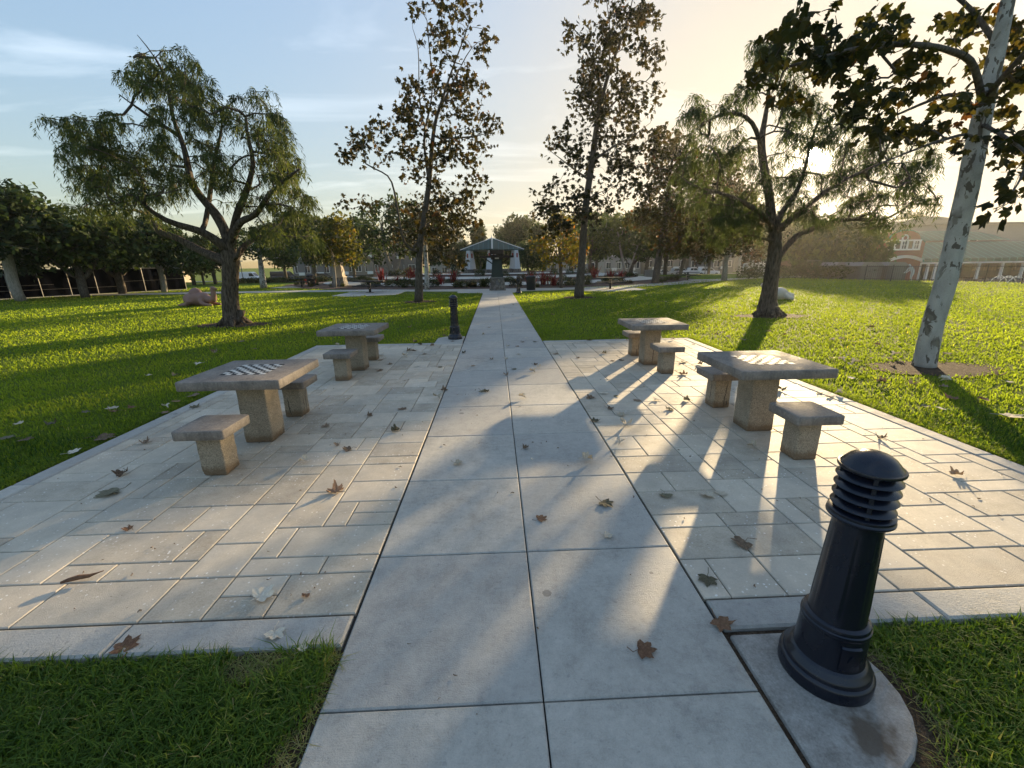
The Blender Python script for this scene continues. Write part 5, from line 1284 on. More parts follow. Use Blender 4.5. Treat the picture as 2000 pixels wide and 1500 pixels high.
# ================================================================== VEHICLES ON THE STREET
def vehicle(kind, paint, name, label, cat, px, D, flip=False, group='vehicles parked along the street'):
    D = D+43.5 if D < 70 else D
    p = up(px, 535, D)
    t = thing(name, label, cat, (p[0], p[1], -1.60), PI if flip else 0, group)
    P = {'van': ([(-2.7, .35), (2.45, .35), (2.7, .5), (2.7, 1.0), (2.35, 1.25), (-2.7, 1.25)], [(-2.7, 1.25), (2.3, 1.25), (1.55, 2.15), (1.2, 2.3), (-2.6, 2.3), (-2.7, 2.2)], [(.75, 1.3), (2.0, 1.3), (1.5, 2.0), (.75, 2.0)], None, 1.0),
      'suv': ([(-2.35, .35), (2.3, .35), (2.4, .55), (2.35, .95), (1.2, 1.08), (-2.35, 1.08)], [(-2.33, 1.08), (1.25, 1.08), (.5, 1.66), (.2, 1.74), (-1.95, 1.74), (-2.25, 1.6)], [(-.55, 1.12), (.95, 1.12), (.4, 1.6), (-.55, 1.62)], [(-2.1, 1.12), (-.65, 1.12), (-.65, 1.62), (-1.85, 1.62)], .93),
      'sedan': ([(-2.3, .32), (2.25, .32), (2.35, .5), (2.25, .82), (1.1, .95), (-1.5, 1.0), (-2.3, .92)], [(-1.7, .97), (1.15, .94), (.35, 1.38), (.1, 1.43), (-.75, 1.43), (-1.1, 1.36)], [(-.35, .98), (.9, .97), (.3, 1.34), (-.35, 1.36)], [(-1.4, 1.0), (-.43, .98), (-.43, 1.36), (-.9, 1.34)], .88),
      'pickup': ([(-2.8, .45), (2.7, .45), (2.8, .7), (2.75, 1.1), (1.4, 1.2), (-2.8, 1.2)], [(-.75, 1.2), (1.45, 1.18), (.85, 1.78), (.6, 1.84), (-.55, 1.84), (-.7, 1.75)], [(.15, 1.24), (1.2, 1.22), (.75, 1.7), (.15, 1.72)], [(-.6, 1.24), (.07, 1.24), (.07, 1.72), (-.5, 1.7)], .97)}[kind]
    low, cab, w1, w2, hw = P
    body = MB().prism(low, -hw, hw).build('body', MATS[paint], t, bevel=.06, recalc=True, smooth='auto')
    cw = hw*.86
    MB().prism(cab, -cw, cw).build('cabin', MATS[paint], t, bevel=.05, recalc=True, smooth='auto')
    for s in (-1, 1):
        for w in (w1, w2):
            if w: MB().prism(w, s*(cw-.02), s*(cw+.006)).build('side_window', MATS['car_glass'], t, recalc=True)
    fr = cab[1], cab[2]
    a, b = np.array(fr[0]), np.array(fr[1]); dv = b-a; nrm = np.array([dv[1], -dv[0]])/np.linalg.norm(dv)
    if nrm[0] < 0: nrm = -nrm
    q0, q1 = a+dv*.12+nrm*.008, a+dv*.9+nrm*.008
    MB().add([(q0[0], -cw*.86, q0[1]), (q0[0], cw*.86, q0[1]), (q1[0], cw*.82, q1[1]), (q1[0], -cw*.82, q1[1])], [(0, 1, 2, 3)]).build('windscreen', MATS['car_glass'], t)
    L0, L1 = low[0][0], low[1][0]
    for x in (L0+.85, L1-.75):
        for s in (-1, 1):
            R = .36 if kind in ('van', 'pickup') else .33
            M = np.array([[1, 0, 0, x], [0, 0, 1, s*(hw-.09)], [0, 1, 0, R]])
            w = MB().lathe([(R*.6, -.1), (R*.95, -.1), (R, -.06), (R, .06), (R*.95, .1), (R*.6, .1)], n=20); w.V = [v @ M[:, :3].T + M[:, 3] for v in w.V]
            wo_ = w.build('wheel', MATS['tyre'], t, recalc=True)
            r = MB().lathe([(.02, .085*s), (R*.6, .09*s), (R*.62, .1*s)], n=16); r.V = [v @ M[:, :3].T + M[:, 3] for v in r.V]
            r.build('rim', MATS['rim'], wo_, recalc=True)
    zf = low[3][1]-.12
    for s in (-1, 1):
        MB().box(L1+.03, L1+.10, s*hw*.72-.14, s*hw*.72+.14, zf-.16, zf).build('headlight', MATS['lens'], t, bevel=.02)
        MB().box(L0-.035, L0+.03, s*hw*.8-.09, s*hw*.8+.09, zf-.12, zf+.06).build('tail_light', MATS['red_paint'], t, bevel=.015)
    return t
vehicle('van', 'white_car', 'parked_van', 'long white delivery van parked behind the left pepper trunk', 'van', 483, 60)
vehicle('van', 'dark_car', 'parked_van', 'dark van parked right of the white van', 'van', 553, 61)
vehicle('suv', 'dark_car', 'parked_car', 'dark parked car left of the tan stone pillar', 'car', 632, 60)
vehicle('sedan', 'silver_car', 'parked_car', 'silver parked car right of the tan stone pillar', 'car', 676, 61)
vehicle('sedan', 'white_car', 'parked_car', 'white parked car behind the left red flax plants', 'car', 768, 60)
vehicle('sedan', 'silver_car', 'parked_car', 'silver parked car right behind the left sycamores', 'car', 800, 62)
vehicle('sedan', 'white_car', 'parked_car', 'white parked car behind the right red flax plants', 'car', 1224, 60, True)
vehicle('sedan', 'silver_car', 'parked_car', 'grey car parked right of the leaning sycamore trunk', 'car', 1298, 60)
vehicle('suv', 'silver_car', 'parked_car', 'silver wagon parked left of the white pickup', 'car', 1330, 61.5)
vehicle('pickup', 'white_car', 'parked_pickup', 'white pickup parked behind the right far picnic table', 'pickup truck', 1350, 58.9)
vehicle('suv', 'white_car', 'parked_car', 'white wagon parked right of the white pickup', 'car', 1383, 59.6)
vehicle('suv', 'dark_car', 'parked_car', 'dark car glinting in the sun above the right hedge', 'car', 1555, 98)

# ================================================================== BUILDINGS
def block_building(x0, x1, ytop, D, mat, rows, cols, label, roofmat='roof_tile', roof='flat', depth=9., name='apartment_building', zlow=-1.7, wsz=(.42, .52)):
    D = D*1.55 if D > 70 else D*1.25
    a, b = up(x0, ytop, D), up(x1, ytop, D); w = b[0]-a[0]; cx = (a[0]+b[0])/2; y = (a[1]+b[1])/2; h = (a[2]+b[2])/2-zlow
    t = thing(name, label, 'building', (cx, y, zlow))
    wh = h if roof == 'flat' else h*.68
    wl = MB().box(-w/2, w/2, 0, depth, 0, wh).build('wall', MATS[mat], t)
    if roof == 'flat':
        MB().box(-w/2-.25, w/2+.25, -.25, depth+.25, wh, wh+.35).build('roof', MATS['beige_siding' if mat == 'pale_siding' else roofmat], t, bevel=.04)
        for k in range(max(1, int(w/5))):
            x = -w/2+(k+.5)*w/max(1, int(w/5))
            MB().box(x-.9, x+.9, -.55, -.003, wh*.1, wh*.88).build('bay', MATS[mat], t)
            for r in range(rows): MB().box(x-.75, x+.75, -.9, -.553, wh*(.12+r*.84/rows), wh*(.12+r*.84/rows)+.75).build('balcony', MATS['white_trim'], t, bevel=.03)
    else:
        r = MB(); e = .6; X, Y0, Y1 = w/2+e, -e, depth+e; ym = depth/2
        if roof == 'hip': r.add([(-X, Y0, wh), (X, Y0, wh), (X, Y1, wh), (-X, Y1, wh), (-X+ym, ym, h), (X-ym, ym, h)], [(0, 1, 5, 4), (1, 2, 5), (2, 3, 4, 5), (3, 0, 4), (3, 2, 1, 0)])
        else: r.add([(-X, Y0, wh), (X, Y0, wh), (X, Y1, wh), (-X, Y1, wh), (-X, ym, h), (X, ym, h)], [(0, 1, 5, 4), (1, 2, 5), (2, 3, 4, 5), (3, 0, 4), (3, 2, 1, 0)])
        r.build('roof', MATS[roofmat], t)
    for i in range(rows):
        for j in range(cols):
            x = -w/2+(j+.5)*w/cols; z = wh*(i+.55)/rows; hw, hh = min(w/cols*.28, 1.0)*wsz[0]/.42, min(wh/rows*.26, .8)*wsz[1]/.52
            f = MB()
            for bx in ((-hw-.1, hw+.1, hh, hh+.1), (-hw-.1, hw+.1, -hh-.1, -hh), (-hw-.1, -hw, -hh, hh), (hw, hw+.1, -hh, hh), (-.035, .035, -hh, hh)):
                f.box(x+bx[0], x+bx[1], -.07, .004, z+bx[2], z+bx[3])
            fo = f.build('window', MATS['white_trim'], t)
            MB().box(x-hw, x+hw, -.03, .003, z-hh, z+hh).build('pane', MATS['window_glass'], fo)
    return t
block_building(150, 290, 492, 58, 'tan_stucco', 1, 4, 'tan house with a low hip roof behind the screened fence', 'tan_stucco', 'hip', name='house')
block_building(565, 640, 474, 76, 'grey_siding', 2, 4, 'dark grey apartment block in shade behind the dark van')
block_building(646, 742, 468, 77, 'beige_siding', 2, 5, 'beige apartment block behind the young golden brown tree')
block_building(745, 812, 474, 82, 'grey_siding', 2, 3, 'grey apartment block behind the dark multi trunked tree')
block_building(838, 912, 492, 80, 'pale_siding', 2, 4, 'pale apartment block between the left sycamore and the gazebo')
block_building(885, 905, 462, 120, 'tan_stucco', 3, 1, 'narrow tan tower far behind, left of the gazebo roof', name='tower_building')
block_building(1066, 1172, 504, 72, 'pale_siding', 1, 3, 'low pale building behind the right sycamore trunk', name='low_building')
block_building(1182, 1256, 470, 80, 'pale_siding', 2, 4, 'pale apartment block behind the spreading olive tree')
block_building(1262, 1345, 460, 79, 'beige_siding', 2, 4, 'beige apartment block behind the leaning sycamore')
block_building(1350, 1440, 466, 80, 'grey_siding', 2, 4, 'grey brown apartment block behind the white parked cars')
block_building(1446, 1540, 470, 84, 'pale_siding', 2, 4, 'hazy pale apartment block behind the football goal')
block_building(1590, 1650, 470, 100, 'pale_siding', 2, 3, 'hazy pale building behind the yellow road sign')

# --- school with green roofs
YS = 66.
def pl(x, y, Y):
    d = ray(x, y); q = CAM+d*(Y/d[1]); return q[0], q[2]
sz0 = -1.63
sx0 = pl(1800, 520, YS)[0]
sch = thing('school_building', 'school with green metal roofs and a brick gable behind the right fence', 'building', (sx0, YS, sz0))
def S(x, y, Y=YS):
    a, b = pl(x, y, Y); return a-sx0, b-sz0
xl, ze = S(1757, 506); xr, _ = S(2130, 504); xw, _ = S(1660, 506)
_, zr = S(1850, 473, YS+5)
MB().box(xw, xr, 4.0, 18, 0, ze+.3).build('wall', MATS['tan_brick'], sch)
MB().box(xl, xr, 3.94, 3.99, 0, ze*.36).build('plinth', MATS['dark_wood'], sch)
r = MB(); hip = (zr-ze)*1.25
r.add([(xl, -1, ze), (xr, -1, ze), (xr, 9, ze), (xl, 9, ze), (xl+hip*2.6, 4.5, zr), (xr, 4.5, zr), (xl, -1, ze-.55), (xr, -1, ze-.55)], [(0, 1, 5, 4), (3, 0, 4), (2, 3, 4, 5), (6, 7, 1, 0)])
r.build('roof', MATS['green_roof'], sch)
MB().box(xl, xr, -.96, -.7, ze-.78, ze-.56).build('fascia', MATS['white_trim'], sch)
for k, px in enumerate([1775, 1790, 1806, 1821, 1862, 1905, 1950, 1990, 2030, 2070]):
    x, _ = S(px, 520); MB().frus((x, -.5), (.17, .17), (.14, .14), 0, ze-.79).build('column', MATS['white_trim'], sch, bevel=.02)
for px in (1938, 2020):
    x, _ = S(px, 520); a = np.linspace(0, PI, 13)
    MB().tube(np.stack([x+np.cos(a)*1.35, np.full(13, 3.7), ze*.45+np.sin(a)*1.35], 1), .2, 6).build('arch_trim', MATS['tan_stucco'], sch)
    MB().prism([(x+1.25*math.cos(q), ze*.45+1.25*math.sin(q)) for q in a]+[(x-1.25, .05), (x+1.25, .05)], 3.90, 3.985).build('doorway', MATS['window_glass'], sch, recalc=True)
x0, z1 = S(1660, 507); x1, z2 = S(1708, 482)
r = MB().add([(x0, -1, z1), (x1+.2, -1, z1), (x1+.2, 5, z2), (x0+2, 5, z2), (x0, -1, z1-.4), (x1+.2, -1, z1-.4)], [(0, 1, 2, 3), (4, 5, 1, 0)]); r.build('wing_roof', MATS['green_roof'], sch)
MB().box(x0, x1+.2, -.96, -.75, z1-.6, z1-.42).build('fascia', MATS['white_trim'], sch)
# brick gable
g0, _ = S(1706, 500); g1, _ = S(1784, 500); _, gs = S(1706, 477); _, ga = S(1751, 452); gc = (g0+g1)/2; gw = (g1-g0)/2
sh = gs+(ga-gs)*.35
arc = [(gc+gw*.72*math.cos(q), sh+(ga-sh)*math.sin(q)) for q in np.linspace(.08, PI-.08, 13)]
MB().prism([(g0, 0), (g1, 0), (g1, gs)]+arc+[(g0, gs)], -1.4, 6).build('gable', MATS['red_brick'], sch, recalc=True)
MB().tube([(x, -1.2, z+.05) for x, z in [(g1+.1, gs+.1)]+arc+[(g0-.1, gs+.1)]], .16, 6).build('gable_roof', MATS['green_roof'], sch)
wx0, wz0 = S(1718, 487); wx1, wz1 = S(1780, 471.5)
wf = MB(); n = 5
wf.box(wx0-.15, wx1+.15, -1.55, -1.402, wz0-.22, wz0); wf.box(wx0-.15, wx1+.15, -1.55, -1.402, wz1, wz1+.2)
for k in range(n+1):
    x = wx0+(wx1-wx0)*k/n; wf.box(x-.12, x+.12, -1.53, -1.402, wz0, wz1)
wo_ = wf.build('window', MATS['white_trim'], sch)
for k in range(n):
    a, b = wx0+(wx1-wx0)*k/n+.125, wx0+(wx1-wx0)*(k+1)/n-.125
    MB().box(a, b, -1.45, -1.403, wz0+.003, wz1-.003).build('pane', MATS['window_glass' if k % 2 == 0 else 'tan_brick'], wo_)
    if k % 2 == 0:
        MB().box((a+b)/2-.03, (a+b)/2+.03, -1.48, -1.453, wz0+.003, wz1-.003).box(a, b, -1.478, -1.4525, (wz0+wz1)/2-.03, (wz0+wz1)/2+.03).build('glazing_bar', MATS['white_trim'], wo_)
cx, cz = S(1751, 466); a = np.linspace(0, 2*PI, 21)
MB().tube(np.stack([cx+np.cos(a)*.42, np.full(21, -1.45), cz+np.sin(a)*.42], 1), .11, 6).build('round_window', MATS['white_trim'], sch)
ax0, az0 = S(1713, 508); ax1, _ = S(1785, 508); _, az1 = S(1750, 498.5); q = np.linspace(0, 1, 15)
V = []
for dz in (0, .42):
    for y in (-1.75, -1.403):
        V += [(ax0+(ax1-ax0)*u, y, az0+(az1-az0)*math.sin(PI*u)+dz-.42) for u in q]
F = []
for i in range(14): F += [(i, i+1, 31+i-1+0, 30+i), (i+15, i+45, i+46, i+16), (i, i+15, i+16, i+1), (30+i, 31+i, 46+i, 45+i)]
MB().add(V, F).build('entrance_arch', MATS['white_trim'], sch, recalc=True)
# upper green roof, beige hall
hall = thing('school_hall', 'tall beige school hall with a low curved roof behind the green roofs', 'building', (sx0, 74, sz0))
def H(x, y): return S(x, y, 74.)
hx0, hz = H(1806, 446); hx1, hz1 = H(2150, 428); _, hzb = H(1860, 424)
MB().box(hx0, hx1, 6, 30, 0, hz1-.2).build('wall', MATS['pale_siding'], hall)
pa = [(hx0-.4, hz1-.2), (hx1, hz1-.2), (hx1, hz1+.15)]+[(hx0+(H(1960, 425)[0]-hx0)*u, hz1+.15+1.1*math.sin(PI*min(1, u*1.0))) for u in np.linspace(1, 0, 12)]
MB().prism(pa, 5.6, 30.3).build('roof', MATS['galvanised'], hall, recalc=True)
wx, wz = H(1973, 466)
MB().box(wx-.9, wx+.9, 5.9, 5.997, wz-.55, wz+.75).build('window', MATS['white_trim'], hall)
MB().box(wx-.6, wx+.6, 5.85, 5.897, wz-.35, wz+.45).build('pane', MATS['window_glass'], hall.children[-1])
ux0, uz0 = H(1786, 471); ux1, _ = H(1962, 470); _, uz1 = H(1860, 447)
r = MB(); u = np.linspace(0, 1, 9); V = []
for t_ in u:
    for x in (ux0, ux1): V.append((x+(4.5*t_ if x == ux0 else -4.5*t_), -1+6*t_, uz0+(uz1-uz0)*math.sin(t_*PI/2)))
r.add(V, [(2*i, 2*i+1, 2*i+3, 2*i+2) for i in range(8)]); r.build('curved_roof', MATS['green_roof'], hall, smooth=True)
MB().box(ux0+.6, ux1-.6, 0, 5.9, 0, uz0-.05).build('clerestory', MATS['pale_siding'], hall)
_, gb = H(1860, 490)
for px in np.linspace(1800, 1950, 8):
    x, _ = H(px, 478); MB().box(x-.7, x+.7, -.05, -.003, gb+.2, uz0-.3).build('window', MATS['window_glass'], hall)

# ================================================================== FALLEN LEAVES
def leaf_mat(name, c0, c1, c2):
    n = NT(name)
    v = n.noise(14, 5, .7); r = n.rnd()
    f = n.math('ADD', n.math('MULTIPLY', v, .75), n.math('MULTIPLY', r, .3))
    col = n.ramp(f, [(.3, c0), (.55, c1), (.8, c2)])
    a = n.bsdf(col, .75, normal=n.bump(n.noise(60, 4), .6, .003), spec=.2)
    b = n.node('ShaderNodeBsdfTranslucent', ins={'Color': col}).outputs[0]
    n.done(n.node('ShaderNodeMixShader', ins={0: .15, 1: a, 2: b}).outputs[0])
leaf_mat('leaf_brown', (.09, .06, .04), (.23, .16, .105), (.36, .27, .185))
leaf_mat('leaf_pale', (.36, .30, .21), (.58, .51, .40), (.74, .68, .56))
leaf_mat('leaf_rust', (.11, .055, .032), (.25, .145, .085), (.37, .24, .155))
leaf_mat('leaf_olive', (.075, .065, .04), (.15, .135, .085), (.25, .225, .15))
OUT = [(0, 1.0), (6, .86), (10, .87), (16, .74), (25, .62), (32, .75), (37, .78), (46, .98), (53, .84), (58, .81), (64, .68), (71, .58), (80, .68), (86, .72), (95, .80), (104, .66), (116, .56), (130, .46), (146, .40), (160, .28), (176, .12)]
def fallen(seed, curl, mat, flat=False):
    r = np.random.default_rng(seed); mb = MB()
    pts = [(rr*r.uniform(.93, 1.07), a) for a, rr in OUT]; pts = pts+[(rr*r.uniform(.9, 1.05), -a) for a, rr in OUT[1:]][::-1]
    n = len(pts); V = [(0, 0, 0)]
    for k in (.3, .6, 1.):
        for rr, a in pts:
            q = rr*k if k == 1 else (rr*.5+.35)*k
            V.append((q*math.sin(R_(a)), q*math.cos(R_(a)), 0))
    V = np.array(V)*.5; x, y = V[:, 0].copy(), V[:, 1].copy()
    ph = r.uniform(0, 6.28, 4); rad = np.hypot(x, y)
    an = r.uniform(0, PI); u = x*math.cos(an)+y*math.sin(an)
    vein = np.abs(np.sin(np.arctan2(x, y)*3.6))
    z = curl*(.9*u*u*2+.35*np.abs(x)*1.2+rad**2*.9*np.sin(3*np.arctan2(x, y)+ph[0])+.25*rad*np.sin(7*np.arctan2(x, y)+ph[1]))+.035*vein*rad
    s = 1-curl*.38*(np.abs(u)/.5)**1.5
    V = np.stack([x*(1-(1-s)*abs(math.cos(an))), y*(1-(1-s)*abs(math.sin(an))), z], 1)
    V[:, 2] -= V[:, 2].min()
    F = [(0, 1+i, 1+(i+1) % n) for i in range(n)]
    F3 = [(1+o+i, 1+o+n+i, 1+o+n+(i+1) % n, 1+o+(i+1) % n) for o in (0, n) for i in range(n)]
    mb.add(V, F+F3)
    c = V[0]; st = np.array([c, c+[.02, -.12, .015], c+[.06*r.normal(), -.30, .03+.05*r.random()], c+[.16*r.normal(), -.48, .02+.14*r.random()]])
    mb.tube(st, [.010, .011, .011, .016], 5)
    return mb.build('fallen_leaf', MATS[mat], smooth=True)
LP = {}
k = 0
for m in ('brown', 'pale', 'rust', 'olive'):
    for i, c in enumerate((.14, .38, .72)):
        k += 1; LP[m, i] = fallen(100+k, c, 'leaf_'+m)
used_leaf = set()
lr = np.random.default_rng(5)
def leaf(px, py, s, m, i, label, group=None, z=None, rz=None, tilt=0.):
    q = gp(px, py)
    src = LP[m, i]
    if (m, i) in used_leaf: o = src.copy(); C.objects.link(o)
    else: o = src; used_leaf.add((m, i))
    for kk in ('group',):
        if kk in o: del o[kk]
    zz = .004 if z is None else z
    o.location = (q[0], q[1], zz); o.rotation_euler = (lr.normal(0, .06)+tilt, lr.normal(0, .06), lr.uniform(0, 6.28) if rz is None else rz)
    o.scale = (s, s, s*.9)
    o['label'] = label; o['category'] = 'leaf'
    if group: o['group'] = group
# the large ones by name
for a in [(240, 926, .15, 'brown', 2, 'curled brown and pale leaf on the left pavers above the big grey leaf'),
  (222, 962, .24, 'olive', 0, 'big flat grey green leaf on the left pavers'), (655, 962, .17, 'rust', 2, 'crumpled reddish brown leaf alone on the near left pavers'),
  (252, 1034, .085, 'rust', 1, 'small torn brown leaf below the big grey leaf'), (508, 1168, .17, 'pale', 1, 'big pale tan curled leaf near the front left kerb'), (598, 1164, .06, 'rust', 2, 'tiny reddish leaf right of the big tan leaf'),
  (537, 1240, .125, 'pale', 1, 'cream coloured leaf lying on the front left kerb'), (243, 1268, .15, 'rust', 0, 'orange brown leaf at the grass edge of the front left kerb'),
  (595, 905, .13, 'pale', 2, 'whitish leaf with a long stem right of the nearest left stool'), (635, 834, .13, 'brown', 1, 'brown curled leaf on the pavers right of the near left table'),
  (660, 869, .10, 'brown', 2, 'small brown leaf, left one of the pair on the left pavers'), (682, 878, .14, 'brown', 1, 'brown leaf, right one of the pair on the left pavers'),
  (285, 866, .14, 'brown', 2, 'brown curled leaf left of the nearest left stool'), (198, 856, .26, 'brown', 0, 'large dull brown leaf on the left edge kerb'),
  (720, 813, .11, 'brown', 2, 'small thin brown leaf beside a twig on the left pavers'), (775, 842, .15, 'olive', 2, 'grey brown leaf on the left pavers close to the path'),
  (380, 796, .16, 'olive', 1, 'dark edged pale leaf behind the nearest left stool'), (379, 746, .12, 'brown', 2, 'dark small leaf under the near left table'), (345, 786, .14, 'rust', 0, 'orange leaf at the left lawn edge beyond the stool'),
  (376, 775, .2, 'brown', 0, 'wide brown leaf at the left lawn edge under the table'), (222, 800, .18, 'pale', 0, 'bright pale leaf lying on the left lawn'), (892, 906, .13, 'pale', 1, 'pale folded leaf on the path left of its middle joint'),
  (1144, 902, .16, 'pale', 2, 'two toned curled leaf on the right half of the path'), (1054, 1014, .12, 'rust', 0, 'flat reddish brown leaf on the path by the middle joint'),
  (1180, 983, .16, 'olive', 0, 'pale grey green leaf on the path near its right edge'), (1184, 1048, .10, 'pale', 1, 'slim pale leaf on the path, near the sunlit patch'), (1254, 1270, .14, 'rust', 0, 'lone tan brown leaf on the nearest big path slab'),
  (1406, 1216, .15, 'rust', 1, 'folded orange brown leaf in the joint at the right kerb'), (1452, 1062, .17, 'brown', 1, 'brown crisp leaf on the near right pavers'), (1382, 1131, .14, 'olive', 0, 'dark star shaped leaf on the right pavers by the path'),
  (1221, 834, .2, 'pale', 2, 'large whitish curled leaf on the right pavers'), (1216, 812, .15, 'pale', 1, 'flat whitish leaf just behind the large curled one'), (1212, 866, .12, 'pale', 2, 'small cream leaf nearest the path on the right pavers'),
  (1160, 823, .15, 'olive', 1, 'dark leaf sitting on the right edge of the path'), (1310, 800, .16, 'olive', 1, 'dark spread leaf in the middle of the right pavers'), (1470, 876, .13, 'pale', 2, 'curled grey leaf left of the nearest right stool'),
  (1335, 731, .16, 'rust', 2, 'upright reddish leaf before the far right stool'), (1870, 928, .13, 'brown', 2, 'dark leaf on the pavers right of the big bollard'), (1720, 858, .15, 'brown', 2, 'sunlit curled leaf just behind the big bollard cap'),
  (1018, 778, .15, 'pale', 2, 'bright upright leaf on the path by the middle joint'), (1025, 877, .10, 'brown', 2, 'small dull brown leaf right of the middle path joint'), (1970, 816, .3, 'pale', 0, 'large white leaf on the right lawn at the picture edge'),
  (48, 862, .17, 'brown', 0, 'brown leaf on the grass at the far left edge'), (12, 860, .2, 'olive', 0, 'grey leaf on the grass at the very left edge'), (36, 832, .12, 'pale', 1, 'small pale leaf on the left lawn edge'), (140, 884, .16, 'pale', 0, 'pale leaf at the left kerb, in the sunlit strip'),
  (1525, 762, .2, 'olive', 2, 'curled dark leaf in sunlight behind the near right table'), (590, 1275, .06, 'pale', 0, 'tiny pale leaf caught in the near left grass'), (1040, 897, .05, 'pale', 1, 'tiny cream scrap on the path')]:
    leaf(*a, z=.02 if a[5].find('lawn') >= 0 or a[5].find('grass') >= 0 and 'kerb' not in a[5] else None)
# the long brown strip of bark
q = gp(157, 1135)
o = MB().tube([(-.07, -.035, .010), (-.04, -.018, .013), (.0, .0, .014), (.045, .012, .011), (.07, .035, .012), (.10, .045, .018)], [.006, .011, .013, .010, .004, .002], 7, wob=.3).build('bark_strip', MATS['leaf_rust'], smooth=True)
o.location = (q[0], q[1], .012); tag(o, 'long curled brown bark strip on the near left pavers', 'bark')
ZONES = [('small dry leaf among the scatter on the path ahead', 'leaves scattered on the path', [(950, 765), (988, 732), (1040, 728), (1003, 721), (1045, 712), (1052, 719), (925, 715), (960, 702), (1012, 693), (1010, 677), (992, 678), (942, 764), (990, 703), (905, 690), (1028, 660), (945, 655), (1020, 605), (985, 600), (1002, 615), (1006, 628), (1003, 596), (955, 640), (1020, 668), (1046, 668)], .14, 2),
  ('dry leaf among the scatter on the left pavers near the far table', 'leaves scattered on the left pavers', [(797, 686), (745, 695), (742, 704), (790, 697), (830, 692), (860, 718), (810, 685), (812, 668), (820, 673), (740, 724), (885, 667), (868, 645), (855, 779), (865, 763), (762, 712), (846, 675), (722, 672), (658, 676), (815, 716), (785, 800), (683, 710), (870, 656)], .15, 2),
  ('dry leaf among the scatter on the right pavers', 'leaves scattered on the right pavers', [(1190, 798), (1205, 774), (1283, 782), (1243, 783), (1343, 783), (1365, 712), (1335, 708), (1197, 705), (1212, 704), (1180, 690), (1115, 670), (1150, 665), (1085, 692), (1128, 700), (1155, 778), (1178, 768), (1290, 662), (1312, 664), (1355, 672), (1205, 663), (1225, 665), (1600, 768), (1622, 776), (1640, 771), (1300, 968), (1380, 968), (1405, 965)], .15, 2),
  ('dry leaf lying in the grass of the right lawn', 'leaves lying on the right lawn', [(1625, 700), (1640, 706), (1655, 697), (1660, 716), (1672, 712), (1690, 725), (1700, 700), (1735, 705), (1725, 748), (1780, 752), (1840, 743), (1850, 748), (1845, 757), (1950, 735), (1925, 783), (1905, 733), (1968, 747), (1750, 696), (1715, 675), (1670, 668), (1642, 666), (1625, 668), (1848, 692), (1400, 655), (1410, 650), (1455, 665), (1530, 655), (1420, 662), (1365, 633), (1470, 655), (1500, 648), (1560, 668), (1665, 740), (1805, 795), (1860, 780), (1840, 800), (1748, 612), (1925, 660), (1700, 640), (1385, 610), (1250, 610), (1300, 590), (1100, 605), (1080, 615), (1160, 625), (1340, 600), (1120, 640), (1230, 640)], .17, 3),
  ('dry leaf lying in the grass of the left lawn', 'leaves lying on the left lawn', [(225, 806), (166, 807), (258, 798), (325, 797), (320, 808), (418, 687), (495, 682), (345, 734), (290, 735), (595, 625), (770, 600), (830, 608), (860, 600), (685, 610), (540, 640), (470, 668), (420, 690), (640, 640), (590, 650), (800, 640), (750, 625), (390, 712), (100, 832), (880, 590), (915, 600)], .17, 3)]
for lab, grp, pts, s, kind in ZONES:
    for x, y in pts:
        m = lr.choice(['brown', 'pale', 'olive', 'rust'] if kind == 3 else ['brown', 'pale', 'olive', 'olive', 'pale'], p=[.35, .3, .1, .25] if kind == 3 else [.34, .2, .2, .12, .14])
        leaf(x, y, s*lr.uniform(.7, 1.2), str(m), int(lr.integers(0, 3)), lab, grp, z=.012 if kind == 3 else None)
dm = MB()
for k in range(170):                     # crumbs, twigs and leaf scraps
    x, y = lr.uniform(-3.8, 4.2), lr.uniform(1.0, 6.5)
    if y < 1.8 and not (PX0 < x < PX1): continue
    a = lr.uniform(0, 6.28); l = lr.uniform(.004, .03); w = lr.uniform(.002, .008)
    dm.tube([(x, y, .005), (x+l*math.cos(a)*.5, y+l*math.sin(a)*.5, .005+lr.uniform(0, .006)), (x+l*math.cos(a+.5), y+l*math.sin(a+.5), .005)], [w*.5, w*.6, w*.2], 4, lr.random())
struct(dm.build('leaf_litter', MATS['leaf_brown']), 'stuff')

